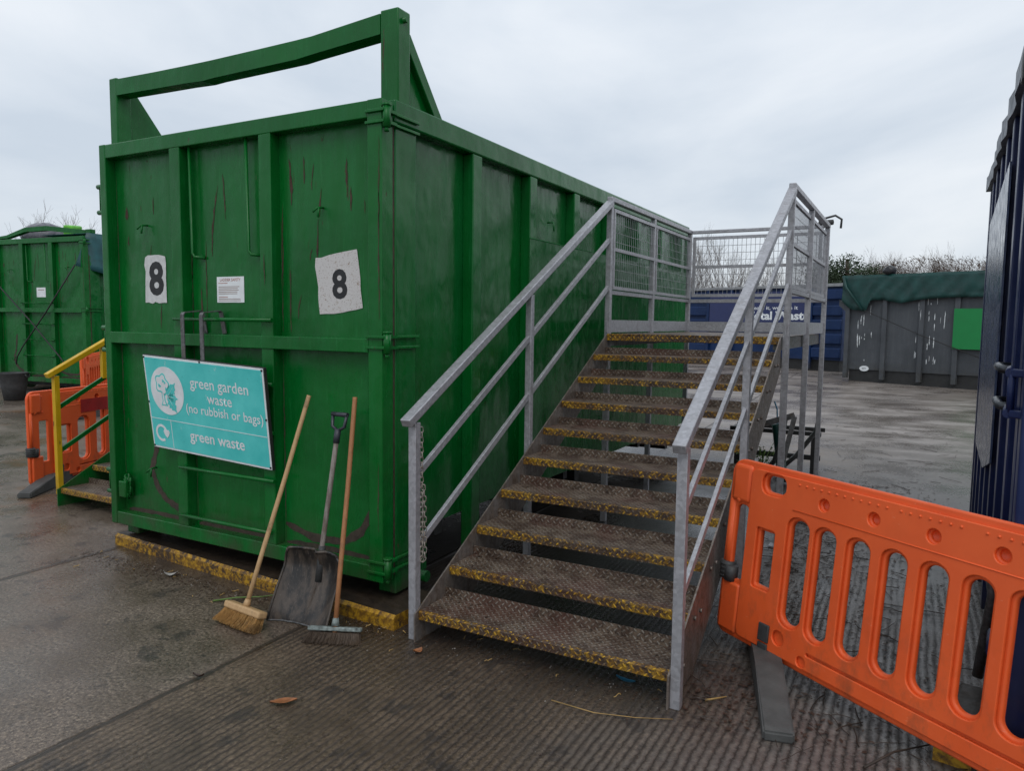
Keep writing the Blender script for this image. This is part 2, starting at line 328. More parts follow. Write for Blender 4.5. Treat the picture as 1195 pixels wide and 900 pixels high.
# ------------------------------------------------------------------ mesh helpers
class MB:
    def __init__(s): s.bm = bmesh.new(); s.mats = []
    def mi(s, m):
        if m is None: return 0
        if m not in s.mats: s.mats.append(m)
        return s.mats.index(m)
    def box(s, a, b, m=None, bev=0., mat=None):
        c = [(a[i]+b[i])/2 for i in range(3)]; d = [abs(b[i]-a[i]) for i in range(3)]
        mm = Matrix.Translation(c) @ Matrix.Diagonal((*d, 1))
        if mat is not None: mm = mat @ mm
        r = bmesh.ops.create_cube(s.bm, size=1, matrix=mm); vs = r['verts']; fs = set(f for v in vs for f in v.link_faces)
        k = s.mi(m)
        for f in fs: f.material_index = k
        if bev > 0:
            es = list(set(e for v in vs for e in v.link_edges))
            rb = bmesh.ops.bevel(s.bm, geom=es, offset=min(bev, min(d)*.45), segments=2, profile=.6, affect='EDGES', clamp_overlap=True)
            for f in rb['faces']: f.material_index = k; f.smooth = True
        return s
    def bar(s, p, q, w, t, m=None, bev=0., side=None):
        """rectangular bar from p to q; w along 'side', t the other way"""
        p, q = Vector(p), Vector(q); d = (q-p); L = d.length; d.normalize()
        sd_ = Vector(side) if side else (Vector((1, 0, 0)) if abs(d.x) < .9 else Vector((0, 1, 0)))
        xx = (sd_ - d*sd_.dot(d)).normalized(); yy = d.cross(xx)
        c = (p+q)/2
        mm = Matrix(((xx.x, yy.x, d.x, c.x), (xx.y, yy.y, d.y, c.y), (xx.z, yy.z, d.z, c.z), (0, 0, 0, 1)))
        return s.box((-w/2, -t/2, -L/2), (w/2, t/2, L/2), m, bev, mm)
    def tube(s, pts, r, m=None, n=8, r1=None, cap=True):
        pts = [Vector(p) for p in pts]; k = s.mi(m); rings = []; N = len(pts)
        pn = None
        for i, p in enumerate(pts):
            d = (pts[min(i+1, N-1)] - pts[max(i-1, 0)]).normalized()
            if pn is None: a = Vector((0, 0, 1)) if abs(d.z) < .9 else Vector((1, 0, 0)); pn = d.cross(a).normalized()
            else: pn = (pn - d*pn.dot(d)).normalized()
            b = d.cross(pn)
            rr = r if r1 is None else r + (r1-r)*i/(N-1)
            rings.append([s.bm.verts.new(p + (pn*math.cos(2*PI*j/n) + b*math.sin(2*PI*j/n))*rr) for j in range(n)])
        for i in range(N-1):
            for j in range(n):
                f = s.bm.faces.new((rings[i][j], rings[i][(j+1) % n], rings[i+1][(j+1) % n], rings[i+1][j])); f.material_index = k; f.smooth = n > 4
        if cap:
            for rg in (rings[0][::-1], rings[-1]):
                f = s.bm.faces.new(rg); f.material_index = k
        return s
    def prism(s, poly, axis, a, b, m=None):
        """polygon in the plane normal to axis (0/1/2), extruded a..b"""
        k = s.mi(m)
        def P(u, v, w):
            l = [0, 0, 0]; o = [i for i in range(3) if i != axis]; l[o[0]], l[o[1]], l[axis] = u, v, w; return l
        A = [s.bm.verts.new(P(u, v, a)) for u, v in poly]; B = [s.bm.verts.new(P(u, v, b)) for u, v in poly]
        n = len(poly); fs = [s.bm.faces.new(A), s.bm.faces.new(B[::-1])]
        for i in range(n): fs.append(s.bm.faces.new((A[i], B[i], B[(i+1) % n], A[(i+1) % n])))
        for f in fs: f.material_index = k
        return s
    def quad(s, pts, m=None):
        f = s.bm.faces.new([s.bm.verts.new(p) for p in pts]); f.material_index = s.mi(m); return s
    def sphere(s, c, r, m=None, sc=(1, 1, 1), seg=10):
        mm = Matrix.Translation(c) @ Matrix.Diagonal((sc[0]*r, sc[1]*r, sc[2]*r, 1))
        rr = bmesh.ops.create_uvsphere(s.bm, u_segments=seg, v_segments=max(5, seg//2+1), radius=1, matrix=mm); k = s.mi(m)
        for f in set(f for v in rr['verts'] for f in v.link_faces): f.material_index = k; f.smooth = True
        return s
    def addmesh(s, me, mat, m=None):
        n0 = len(s.bm.faces); s.bm.verts.ensure_lookup_table(); v0 = len(s.bm.verts)
        s.bm.from_mesh(me); s.bm.verts.ensure_lookup_table(); s.bm.faces.ensure_lookup_table()
        for v in s.bm.verts[v0:]: v.co = mat @ v.co
        k = s.mi(m)
        for f in s.bm.faces[n0:]: f.material_index = k
        return s
    def build(s, name, m=None, parent=None, norm=True):
        if norm: bmesh.ops.recalc_face_normals(s.bm, faces=s.bm.faces)
        me = bpy.data.meshes.new(name); s.bm.to_mesh(me); s.bm.free()
        if s.mats:
            for x in s.mats: me.materials.append(x)
        elif m is not None: me.materials.append(m)
        o = bpy.data.objects.new(name, me); COL.objects.link(o)
        if parent is not None: o.parent = parent
        return o

def tag(o, label=None, cat=None, group=None, kind=None):
    if label: o['label'] = label
    if cat: o['category'] = cat
    if group: o['group'] = group
    if kind: o['kind'] = kind
    return o
def thing(name, label, cat, loc=(0, 0, 0), rot=(0, 0, 0), group=None):
    o = bpy.data.objects.new(name, None); COL.objects.link(o); o.location = loc; o.rotation_euler = rot
    o.empty_display_size = .2
    return tag(o, label, cat, group)
def curve_mesh(cu):
    o = bpy.data.objects.new('tmp', cu); COL.objects.link(o); bpy.context.view_layer.update()
    dg = bpy.context.evaluated_depsgraph_get(); me = bpy.data.meshes.new_from_object(o.evaluated_get(dg))
    bpy.data.objects.remove(o); return me
def text_mesh(txt, width=None, height=None, bold=0., ext=.001, shear=0.):
    cu = bpy.data.curves.new('t', 'FONT'); cu.body = txt; cu.size = 1; cu.align_x = 'CENTER'; cu.align_y = 'CENTER'; cu.offset = bold; cu.extrude = 0; cu.resolution_u = 3
    me = curve_mesh(cu); xs = [v.co.x for v in me.vertices]; ys = [v.co.y for v in me.vertices]
    cx, cy = (min(xs)+max(xs))/2, (min(ys)+max(ys))/2; w, h = max(xs)-min(xs), max(ys)-min(ys)
    sx_ = (width/w) if width else height/h; sy = (height/h) if height else sx_
    for v in me.vertices: v.co = ((v.co.x-cx)*sx_, 0, (v.co.y-cy)*sy)     # stands in XZ, faces -Y
    return me
def flat_curve(outlines, ext, bev, dirn=None):
    """filled outline(s) with holes, in XZ, thickness 2*ext (+bevel) along Y"""
    cu = bpy.data.curves.new('c', 'CURVE'); cu.dimensions = '2D'; cu.fill_mode = 'BOTH'; cu.extrude = ext; cu.bevel_depth = bev; cu.bevel_resolution = 2
    for pts in outlines:
        sp = cu.splines.new('POLY'); sp.points.add(len(pts)-1); sp.use_cyclic_u = True
        for i, (a, b) in enumerate(pts): sp.points[i].co = (a, b, 0, 1)
    me = curve_mesh(cu)
    for v in me.vertices: v.co = (v.co.x, -v.co.z, v.co.y)
    return me
def rrect(x0, z0, x1, z1, r, n=6, rs=None):
    rs = rs or (r, r, r, r); P = []
    for (cx, cz, a0), rr in zip(((x0, z0, PI), (x1, z0, 1.5*PI), (x1, z1, 0), (x0, z1, .5*PI)), rs):
        ccx = cx + rr*(1 if cx == x0 else -1); ccz = cz + rr*(1 if cz == z0 else -1)
        for i in range(n+1):
            a = a0 + PI/2*i/n; P.append((ccx + rr*math.cos(a), ccz + rr*math.sin(a)))
    return P
def circ(x, z, r, n=20): return [(x+r*math.cos(2*PI*i/n), z+r*math.sin(2*PI*i/n)) for i in range(n)]
def copy_tree(o, parent=None):
    c = o.copy(); COL.objects.link(c)
    if parent is not None: c.parent = parent
    for ch in list(o.children): copy_tree(ch, c)
    return c

def hgt(x, y):
    r = math.hypot(x-1, y-1); t = max(0, min(1, (r-5)/15)); h = .33*t*t*(3-2*t)
    if r > 20: h += .012*(min(r, 70)-20)
    return h

# ------------------------------------------------------------------ ground
gx = sorted(set([i*.5 for i in range(-60, 61)] + [-260, -200, -150, -110, -80, -60, -50, -40, -34, 34, 40, 50, 60, 80, 110, 150, 200, 260]))
gy = sorted(set([i*.5 for i in range(-20, 81)] + [-260, -150, -80, -50, -30, -20, -14, 44, 50, 60, 75, 95, 130, 180, 260]))
vs = [(x, y, hgt(x, y)) for y in gy for x in gx]; nx = len(gx)
fs = [(j*nx+i, j*nx+i+1, (j+1)*nx+i+1, (j+1)*nx+i) for j in range(len(gy)-1) for i in range(nx-1)]
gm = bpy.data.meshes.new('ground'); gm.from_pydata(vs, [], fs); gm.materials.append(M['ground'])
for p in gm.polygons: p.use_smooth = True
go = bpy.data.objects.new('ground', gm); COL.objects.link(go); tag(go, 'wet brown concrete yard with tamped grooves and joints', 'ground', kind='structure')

# ------------------------------------------------------------------ roll-off skip (door at y=0 facing -y, right side x=0, left side x=-2.5)
def ragged(x0, x1, z0, z1, jit, n=5, seed=1):
    rd = random.Random(seed); P = []
    c = [(x0, z0), (x1, z0), (x1, z1), (x0, z1)]
    for i in range(4):
        a, b = c[i], c[(i+1) % 4]
        for k in range(n): t = k/n; P.append((a[0]+(b[0]-a[0])*t+rd.uniform(-jit, jit), a[1]+(b[1]-a[1])*t+rd.uniform(-jit, jit)))
    return P
def rust_streak(mb, x, z0, z1, w, y, m, seed=0, bend=.0):
    rd = random.Random(seed); n = max(4, int((z1-z0)/.03)); L, Rr = [], []
    for i in range(n+1):
        t = i/n; z = z0+(z1-z0)*t; ww = w*math.sin(PI*min(1, max(.04, t)))**.5*(.35+rd.random()*.75); xx = x + bend*t*t + rd.uniform(-.003, .003)
        L.append((xx-ww/2, z)); Rr.append((xx+ww/2, z))
    for i in range(n):
        mb.quad([(L[i][0], y, L[i][1]), (Rr[i][0], y, Rr[i][1]), (Rr[i+1][0], y, Rr[i+1][1]), (L[i+1][0], y, L[i+1][1])], m)
def smear(mb, pts, w, y, m, seed=0):
    rd = random.Random(seed); Q = []
    P = [Vector((a, 0, b)) for a, b in pts]; pp = []
    for i in range(len(P)-1):
        for k in range(6): pp.append(P[i].lerp(P[i+1], k/6))
    pp.append(P[-1])
    for i, p in enumerate(pp):
        d = (pp[min(i+1, len(pp)-1)]-pp[max(0, i-1)]).normalized(); nn = Vector((-d.z, 0, d.x)); ww = w*(.7+.5*rd.random())/2*(.3 if i in (0, len(pp)-1) else 1)
        Q.append((p+nn*ww, p-nn*ww))
    for i in range(len(Q)-1):
        a, b = Q[i]; c, d = Q[i+1]; mb.quad([(a.x, y, a.z), (b.x, y, b.z), (d.x, y, d.z), (c.x, y, c.z)], m)

def hook(parent, x, y, z, mt, ax=0, s=1.):
    mb = MB()
    if ax == 0:
        mb.tube([(x, y+.004, z), (x, y-.05, z-.005), (x-.028, y-.06, z-.03*s)], .0065, None, 7); mb.tube([(x+.006, y-.045, z-.004), (x+.006, y-.052, z-.06)], .0065, None, 7)
    else:
        mb.tube([(x-.004, y, z), (x+.05, y, z-.003), (x+.06, y-.01, z-.07)], .0065, None, 7)
    mb.build('tarp_hook', mt, parent)

def make_skip(name, label, group, main=True, arch='sag', L=6.15, mt=None, side_mt=None):
    g = mt or M['green']; gs = side_mt or M['green_side']
    t = thing(name, label, 'skip', group=group)
    # ---- body
    b = MB(); b.mats = [gs]
    b.box((-.095, .14, .42), (-.080, L, 2.80)); b.box((-2.42, .14, .42), (-2.405, L, 2.80)); b.box((-2.42, L-.02, .42), (-.08, L, 2.80)); b.box((-2.42, .14, .40), (-.08, L, .425))
    if True:
        b.box((-2.5, L-.08, .42), (-2.42, L+.02, 2.80), None, .006); b.box((-.08, L-.08, .42), (0, L+.02, 2.80), None, .006)
        b.box((-2.4, L+.001, 1.5), (-.1, L+.05, 1.6), None, .006)
    # under-frame
    for x in (-1.75, -.85): b.box((x, .35, .17), (x+.12, L-.1, .40), M['black'], .01)
    for yy_ in (.36, 3.0, L-.3): b.box((-2.36, yy_, .10), (-.14, yy_+.10, .398), M['black'])
    for k in range(6): b.box((-2.4, .66+k*1.0, .30), (-.1, .74+k*1.0, .396), M['black'])
    b.build('body', gs, t)
    for sgn, xa, xb in ((1, -.13, 0), (-1, -2.5, -2.37)):
        MB().box((xa, .12, 2.79), (xb, L+.02, 2.92), None, .012).build('top_rail', gs, t)
        MB().box((xa, .12, .10), (xb, .32, 2.788), None, .010).build('corner_post', gs, t)
        k = 0; y = .945
        while y < L-.3:
            r = MB(); x0, x1 = (-.082, 0) if sgn > 0 else (-2.5, -2.418)
            r.box((x0, y, .16 if k == 0 else .40), (x1, y+.115, 2.788), None, .008)
            # a bead of weld down the shaded edge
            xm = x0 if sgn > 0 else x1
            r.tube([(xm-.012*sgn, y-.002, .45), (xm-.012*sgn, y-.002, 2.77)], .006, None, 5)
            r.build('side_rib', gs, t); y += .815; k += 1
    MB().box((-2.37, L-.06, 2.79), (-.13, L+.02, 2.92), None, .01).build('rear_rail', gs, t)
    # plate welded over the ribs along the steps
    p = MB(); p.box((.0, 1.75, .42), (.006, L-.02, 2.325)); p.tube([(.004, 1.75, 2.327), (.004, L-.1, 2.327)], .005, None, 5); p.build('side_plate', gs, t)
    hook(t, 0, 2.06, 2.48, gs, 1)
    # rollers
    for x in (-2.3, -.2):
        rr = MB(); rr.tube([(x-.09, .45, .105), (x+.09, .45, .105)], .085, None, 18); rr.tube([(x-.13, .45, .105), (x+.19, .45, .105)], .035, None, 10)
        rr.box((x-.12, .36, .12), (x-.10, .54, .40)); rr.box((x+.10, .36, .12), (x+.12, .54, .40)); rr.build('roller', gs, t)
    # ---- door
    d = MB(); d.mats = [g]
    d.box((-2.5, 0, .20), (-2.435, .10, 2.895), None, .006); d.box((-.10, 0, .20), (0, .10, 2.895), None, .006)
    d.box((-2.436, .002, 2.80), (-.099, .099, 2.893), None, .006); d.box((-2.436, .002, .20), (-.099, .099, .292), None, .006)
    for x in (-1.76, -.94): d.box((x, .003, .29), (x+.10, .078, 2.802), None, .006)
    d.box((-2.437, -.003, 1.515), (-.098, .079, 1.595), None, .005)
    d.box((-2.44, .076, .28), (-.098, .092, 2.81))
    # small stiffening dents: none. rust scrapes with their own shapes
    d.mats = [g]; q = d; rm = M['rust']; y = .0745
    for i, (x, z0, z1, w, bd) in enumerate([(-2.05, 2.40, 2.52, .012, 0), (-1.47, 2.1, 2.55, .018, .07), (-1.34, 2.33, 2.62, .014, -.02), (-1.53, 1.7, 2.2, .010, .0), (-.76, 2.38, 2.66, .026, -.02), (-.66, 2.5, 2.66, .014, 0),
            (-.60, 2.46, 2.62, .012, .02), (-.54, 2.30, 2.47, .020, .02), (-.56, 2.0, 2.30, .016, .01), (-.33, 2.40, 2.62, .018, .0), (-.30, 2.32, 2.46, .016, .0), (-2.34, 2.38, 2.47, .04, 0), (-2.33, 2.2, 2.27, .02, 0),
            (-.78, 1.62, 2.0, .014, .0), (-.72, 1.70, 1.85, .012, .03), (-1.0, 1.95, 2.05, .014, .03), (-1.02, 1.66, 1.74, .020, .03), (-1.58, 1.70, 1.9, .018, .0), (-2.0, 1.62, 1.8, .014, .01), (-2.1, 2.0, 2.2, .010, .02),
            (-.62, 2.05, 2.12, .01, .02), (-.2, 2.3, 2.38, .008, 0), (-.84, 1.9, 2.4, .008, .0)]):
        rust_streak(q, x+.02, z0, z1, w, y, rm, i, bd)
    smear(q, [(-2.02, 1.1), (-2.06, .8), (-2.13, .62), (-2.07, .50), (-1.98, .42), (-1.80, .36)], .05, y, M['mudrust'], 3)
    smear(q, [(-.83, .42), (-.60, .36), (-.35, .37), (-.22, .45), (-.12, .60)], .05, y, M['mudrust'], 4)
    smear(q, [(-2.40, .30), (-2.1, .31), (-1.78, .302)], .03, y, M['mudrust'], 5); smear(q, [(-1.64, .30), (-1.3, .31), (-.96, .302)], .04, y, M['mudrust'], 6); smear(q, [(-.82, .30), (-.5, .31), (-.12, .302)], .04, y, M['mudrust'], 7)
    for i, (x, z0, z1) in enumerate([(-2.425, .5, 2.7), (-1.648, .32, 2.75), (-1.648, 1.62, 2.4), (-.828, .32, 1.5), (-.828, 1.62, 2.3), (-.115, 1.7, 2.6)]): rust_streak(q, x, z0, z1, .011, y, M['mudrust'], 60+i)
    for i, (x, z0, z1, w) in enumerate([(-.020, 1.7, 2.5, .010), (-.018, 2.2, 2.7, .007), (-.90, 1.9, 2.1, .008), (-.03, .5, .9, .009)]): rust_streak(q, x, z0, z1, w, -.0012, M['rust'], 80+i)
    q.box((-.085, .102, .22), (-.006, .118, 2.78), M['rust'])
    door = d.build('door', None, t)
    for (xa, xb, z) in ((-1.72, -.82, 1.69), (-1.70, -.82, 1.30), (-1.70, -.82, 1.0), (-1.70, -.82, .70), (-1.70, -.85, .372)):
        MB().tube([(xa, -.022, z), (xb, -.022, z)], .0125, None, 10).build('rung', g, door)
    for xa in (-1.60, -1.08):
        MB().tube([(xa, .035, 2.80), (xa+.01, .035, 2.12), (xa+.03, .035, 2.095), (xa+.09, .070, 2.09)], .0105, None, 8).build('grab_rod', g, door)
    for x, z in ((-2.10, 2.33), (-.49, 2.35), (-2.08, .64)): hook(door, x, .076, z, g)
    for z in (2.62, 2.44, 1.62, 1.46, .58, .42):
        MB().tube([(-2.585, .04, z), (-2.49, .04, z)], .017, None, 10).build('hinge_pin', g, door)
    for zz in (2.44, 1.46, .42): MB().tube([(-2.565, .04, zz), (-2.565, .04, zz+.17)], .006, None, 6).build('latch_rod', g, door)
    if main:
        k = MB(); rd = random.Random(5)
        for i in range(9):
            z = .45+rd.random()*.16; k.tube([(-2.40+rd.random()*.06, .02+rd.random()*.05, z), (-2.36+rd.random()*.07, .02, z+rd.uniform(-.09, .02)), (-2.40+rd.random()*.07, .04, z-.02+rd.uniform(-.09, .03))], .008, None, 6)
        k.box((-2.41, .0, .40), (-2.33, .07, .52), None, .01)
        k.build('door_latch', M['green'], door)
    # hinges on the right-hand corner
    for z in (2.80, 1.575, .29):
        h = MB()
        for dz in (-.030, .030):
            h.box((-.105, -.014, z+dz-.008), (.024, -.002, z+dz+.008), None, .003); h.box((.003, .095, z+dz-.008), (.018, .33, z+dz+.008), None, .003)
            h.bar((.012, -.006, z+dz), (.016, .10, z+dz), .028, .016)
        h.tube([(.026, .012, z-.062), (.026, .012, z+.05)], .022, None, 14); h.tube([(.026, .012, z-.085), (.026, .012, z-.062)], .014, None, 6); h.tube([(.026, .012, z+.05), (.026, .012, z+.062)], .027, None, 6)
        h.build('hinge', g, t)
    if main:
        st = MB(); st.addmesh(flat_curve([ragged(-2.135, -1.915, 1.80, 2.12, .008, 6, 3)], .0004, 0), Matrix.Translation((0, .072, 0)), M['stick2'])
        st.addmesh(text_mesh('8', None, .235, .035), Matrix.Translation((-2.015, .0708, 1.965)) @ Matrix.Rotation(-.03, 4, 'Y') @ Matrix.Diagonal((1.0, 1, 1, 1)), M['ink'])
        o = st.build('number_sticker', None, door, False); o['label'] = 'torn white sticker with a large black number 8 left of the ladder rungs'
        st = MB(); A = ragged(-.165, .165, -.17, .17, .007, 6, 8)
        st.addmesh(flat_curve([A], .0004, 0), Matrix.Translation((-.375, .072, 1.912)) @ Matrix.Rotation(-.12, 4, 'Y'), M['stick'])
        st.addmesh(text_mesh('8', None, .175, .03), Matrix.Translation((-.368, .0708, 1.905)) @ Matrix.Rotation(-.05, 4, 'Y'), M['ink'])
        o = st.build('number_sticker', None, door, False); o['label'] = 'square dirty white sticker with a black number 8 near the hinges'
        st = MB(); st.box((-1.41, .0725, 1.80), (-1.16, .074, 1.965), M['white'])
        st.addmesh(text_mesh('LADDER SAFETY', .19, .019, .01), Matrix.Translation((-1.285, .0718, 1.945)), M['redink'])
        rd = random.Random(3)
        for i in range(11):
            if i in (1, 7): continue
            z = 1.924-i*.0112; x1 = -1.19-rd.random()*.05 if i not in (0, 8) else -1.31
            st.box((-1.395, .0717, z-.0022), (x1, .0722, z+.0018), M['browsink'] if i not in (0, 8) else M['redink'])
    else:
        st = MB(); st.box((-1.40, .0725, 1.80), (-1.15, .074, 1.98), M['white'])
        st.box((-1.36, .0717, 1.93), (-1.19, .0722, 1.945), M['browsink'])
    st.build('notice_sticker', None, door, False)
    # ---- gantry over the door
    gt = MB()
    gh = 3.42 if arch == 'sag' else 3.03
    gt.box((-.125, .15, 2.895), (-.002, .262, gh), None, .008); gt.box((-2.45, .06, 2.90), (-2.37, .17, gh-.065), None, .008)
    gt.tube([(-.14, .205, gh-.055), (.022, .205, gh-.055)], .017, None, 8)
    if arch == 'sag': prof = [(-2.37, 3.343, 3.235, .11), (-1.97, 3.338, 3.230, .125), (-1.70, 3.336, 3.226, .132), (-1.52, 3.336, 3.220, .138), (-1.42, 3.337, 3.226, .142), (-1.05, 3.345, 3.235, .158), (-.74, 3.353, 3.243, .172), (-.62, 3.358, 3.255, .178), (-.127, 3.405, 3.295, .20)]
    else: prof = [(-2.37, 2.965, 2.925, .11), (-2.2, 2.98, 2.925, .12), (-1.68, 3.11, 3.03, .13), (-1.12, 3.125, 3.04, .16), (-.127, 3.02, 2.93, .20)]
    bm = gt.bm; prev = None; secs = []
    for (x, zt, zb, yc) in prof: secs.append([bm.verts.new((x, yc-.05, zt)), bm.verts.new((x, yc+.05, zt)), bm.verts.new((x, yc+.05, zb)), bm.verts.new((x, yc-.05, zb))])
    for a, b_ in zip(secs, secs[1:]):
        for i in range(4): bm.faces.new((a[i], a[(i+1) % 4], b_[(i+1) % 4], b_[i]))
    bm.faces.new(secs[0]); bm.faces.new(secs[-1][::-1])
    gt.build('gantry', g, t)
    for x0, x1, yb in ((-.12, -.01, .26), (-2.44, -2.38, .165)):
        br = MB(); z1 = gh-.12; ye = yb+.33
        br.bar((0.5*(x0+x1), yb+.0, z1), (0.5*(x0+x1), ye, 2.90), x1-x0-.02, .07, None, .006, side=(1, 0, 0))
        xc = (x0+x1)/2; br.prism([(yb-.01, 2.91), (ye-.03, 2.91), (yb-.01, z1+.02)], 0, *((xc-.006, xc+.006) if x1 > -1 else (x1-.012, x1+.003)))
        br.build('gantry_brace', g, t)
    return t

skips = 'green roll-off skips'
skip8 = make_skip('roll_off_skip', 'tall green steel skip numbered 8 beside the galvanised steps', skips)
skip_far = make_skip('roll_off_skip', 'distant green skip with crossed ropes and an arched bar behind the yellow handrail', skips, main=False, arch='arch')
skip_far.location = (-10.62, 4.80, .25); skip_far.rotation_euler = (0, 0, R(5.7))
skip_far2 = copy_tree(skip_far)
skip_far2['label'] = 'green skip cut by the left edge of the photo beyond the black tub'
skip_far2.location = (-13.78, 4.35, .27)

# ------------------------------------------------------------------ yellow edge beams on the ground
def kerb(name, label, p, q, w, h, group):
    p, q = Vector(p), Vector(q); ang = math.atan2(q.y-p.y, q.x-p.x); Ln = (q-p).length
    t = MB(); n = 40; rd = random.Random(3)
    bm = t.bm; secs = []
    k1 = t.mi(M['kerb']); k2 = t.mi(M['beamtop'])
    for i in range(n+1):
        x = Ln*i/n; j = lambda: rd.uniform(-.0012, .0012)
        pr = [(0+j(), 0), (0+j(), h-.018+j()), (.018+j(), h+j()), (w*.3+j(), h+.001), (w-.02, h+j()), (w, h-.02), (w, 0)]
        secs.append([bm.verts.new((x, a, b)) for a, b in pr])
    for a, b in zip(secs, secs[1:]):
        for i in range(6):
            f = bm.faces.new((a[i], b[i], b[i+1], a[i+1])); f.material_index = k2 if i in (2, 3, 4) else k1
    for sct in (secs[0], secs[-1]): f = bm.faces.new(sct); f.material_index = k1
    o = t.build(name, None); o.location = (p.x, p.y, 0); o.rotation_euler = (0, 0, ang)
    return tag(o, label, 'edge beam', group)
kerb('edge_beam', 'worn yellow beam on the ground under the door of skip 8', (-2.585, .075, 0), (.165, -.115, 0), .42, .085, 'yellow ground beams')
kerb('edge_beam', 'yellow beam end on the ground below the orange barrier beside the navy skip', (2.86, -.03, 0), (2.97, .60, 0), .13, .07, 'yellow ground beams')

# ------------------------------------------------------------------ stairs
def make_stairs(label, X0, X1, y0, yb, mids_l, mids_r, paint_m, rail_m, midrail_m, group, detail=True, post_foot=0.):
    t = thing('access_stairs', label, 'stairs', group=group)
    rise, go_ = .1609, .2931; Z = rise*10; yp = y0+9*go_
    # stringers
    for nm, xa, xb in (('l', X0-.009, X0), ('r', X1, X1+.009)):
        sg = MB(); lt = lambda y: rise+(y-y0)*rise/go_+.014
        poly = [(y0-.03, .0), (y0-.03, .155), (y0-.005, lt(y0)-.012), (yp+.0, lt(yp)-.02), (yp+.03, Z-.002), (yp+.03, Z-.26), (y0+.40, .0)]
        sg.prism(poly, 0, xa, xb)
        fl = 1 if nm == 'r' else -1
        sg2 = MB()
        if nm == 'r':
            for k in range(9):
                yy = y0+k*go_+.13; zz = rise*(k+1)-.045
                for dy in (-.05, .06): sg.tube([(xb, yy+dy, zz), (xb+.012, yy+dy, zz)], .011, None, 6)
        sg.build('stringer', M['stringer'] if detail else M['green'], t)
    for k in range(9):
        y = y0+k*go_; z = rise*(k+1); a, b = X0+.001, X1-.001
        tr = MB()
        tr.box((a, y+.020, z-.006), (b, y+.262, z), M['tread'])
        tr.box((a, y+.256, z), (b, y+.262, z+.050), M['tread'])
        pr = [(y, z-.046), (y, z-.006), (y+.002, z-.002), (y+.006, z+.0005), (y+.020, z+.0005), (y+.020, z-.0055), (y+.007, z-.006), (y+.006, z-.046)]
        tr.prism(pr, 0, a, b, M['nose'])
        tr.build('tread', None, t)
    pl = MB(); pl.box((X0, yp+.03, Z-.006), (X1, yb, Z), M['tread']); pl.prism([(yp, Z-.055), (yp, Z), (yp+.03, Z+.0005), (yp+.03, Z-.055)], 0, X0+.001, X1-.001, M['nose'])
    for xx in (X0, X1-.05): pl.box((xx, yp+.03, Z-.10), (xx+.05, yb, Z-.0065), M['galv_dark'])
    for yy in (yp+.9, yp+1.8, yb-.05): pl.box((X0+.05, yy, Z-.08), (X1-.05, yy+.04, Z-.0065), M['galv_dark'])
    pl.build('platform', None, t)
    xl, xr = X0-.035, X1+.032
    kick = MB()
    kick.box((xl-.003, yp+.06, Z+.01), (xl+.003+.0, yb, Z+.115)); kick.box((xr-.003, yp+.06, Z+.01), (xr+.003, yb, Z+.115)); kick.box((xl+.01, yb-.003, Z+.01), (xr-.01, yb+.003, Z+.115)); kick.build('kick_plate', M['galv'], t)
    slope = rise/go_; yn = y0+.012; hr = lambda y: 1.19+(y-yn)*slope+.012
    w = .046
    yF = yp+.10; top = Z+1.11
    for side, x in (('l', xl), ('r', xr)):
        mids = mids_l if side == 'l' else mids_r
        if not mids: continue
        MB().box((x-w/2, yn-w/2, post_foot), (x+w/2, yn+w/2, 1.168), None, .003).build('newel_post', paint_m, t)
        # sloped handrail and two mid rails
        MB().bar((x, yn-.075, 1.19-.02), (x, yF+.0, hr(yF)-.008), .062, .045, None, .006, side=(1, 0, 0)).build('handrail', rail_m, t)
        for z0 in (.885, .495):
            MB().bar((x, yn+w/2-.005, z0), (x, yF-w/2, z0+(yF-yn)*slope), .022, .038, None, .003, side=(1, 0, 0)).build('mid_rail', midrail_m, t)
        for (ym, zf) in mids:
            MB().box((x-w/2+.002, ym-w/2, zf), (x+w/2-.002, ym+w/2, hr(ym)-.035), None, .003).build('stair_post', paint_m, t)
        posts = [yF, (yF+yb)/2-.08, yb]
        for i, yy in enumerate(posts):
            MB().box((x-w/2, yy-w/2, .0), (x+w/2, yy+w/2, top-.02), None, .003).build('platform_post', M['galv'], t)
            if side == 'r': MB().box((x-.06, yy-.05, .002), (x+.06, yy+.05, .012)).build('base_plate', M['galv'], t)
        MB().bar((x, yF-.02, top), (x, yb+.03, top), .050, .04, None, .005, side=(1, 0, 0)).build('top_rail', M['galv'], t)
        MB().bar((x, yF+w/2, Z+.345), (x, yb-w/2, Z+.345), .03, .035, None, .003, side=(1, 0, 0)).build('guard_rail', M['galv'], t)
        if not detail: continue
        # mesh panels
        fr = MB(); a0, a1 = yF+.05, yb-.05; z0, z1 = Z+.385, top-.085; xi = x+(.012 if side == 'l' else -.012)
        for z in (z0, (z0+z1)/2, z1): fr.box((xi-.012, a0, z-.014), (xi+.012, a1, z+.014))
        for y in (a0, (a0+a1)/2-.02, a1): fr.box((xi-.0125, y-.014, z0-.014), (xi+.0125, y+.014, z1+.014))
        fr.build('panel_frame', M['galv'], t)
        ms = MB(); y = a0+.05
        while y < a1: ms.tube([(xi, y, z0), (xi, y, z1)], .0022, None, 4, cap=False); y += .05
        z = z0+.075
        while z < z1: ms.tube([(xi-.004, a0, z), (xi-.004, a1, z)], .0022, None, 4, cap=False); z += .078
        ms.build('wire_mesh', M['galv'], t)
    # back guard
    MB().bar((xl+.03, yb, top-.004), (xr-.03, yb, top-.004), .045, .035, None, .005, side=(0, 1, 0)).build('top_rail', M['galv'], t)
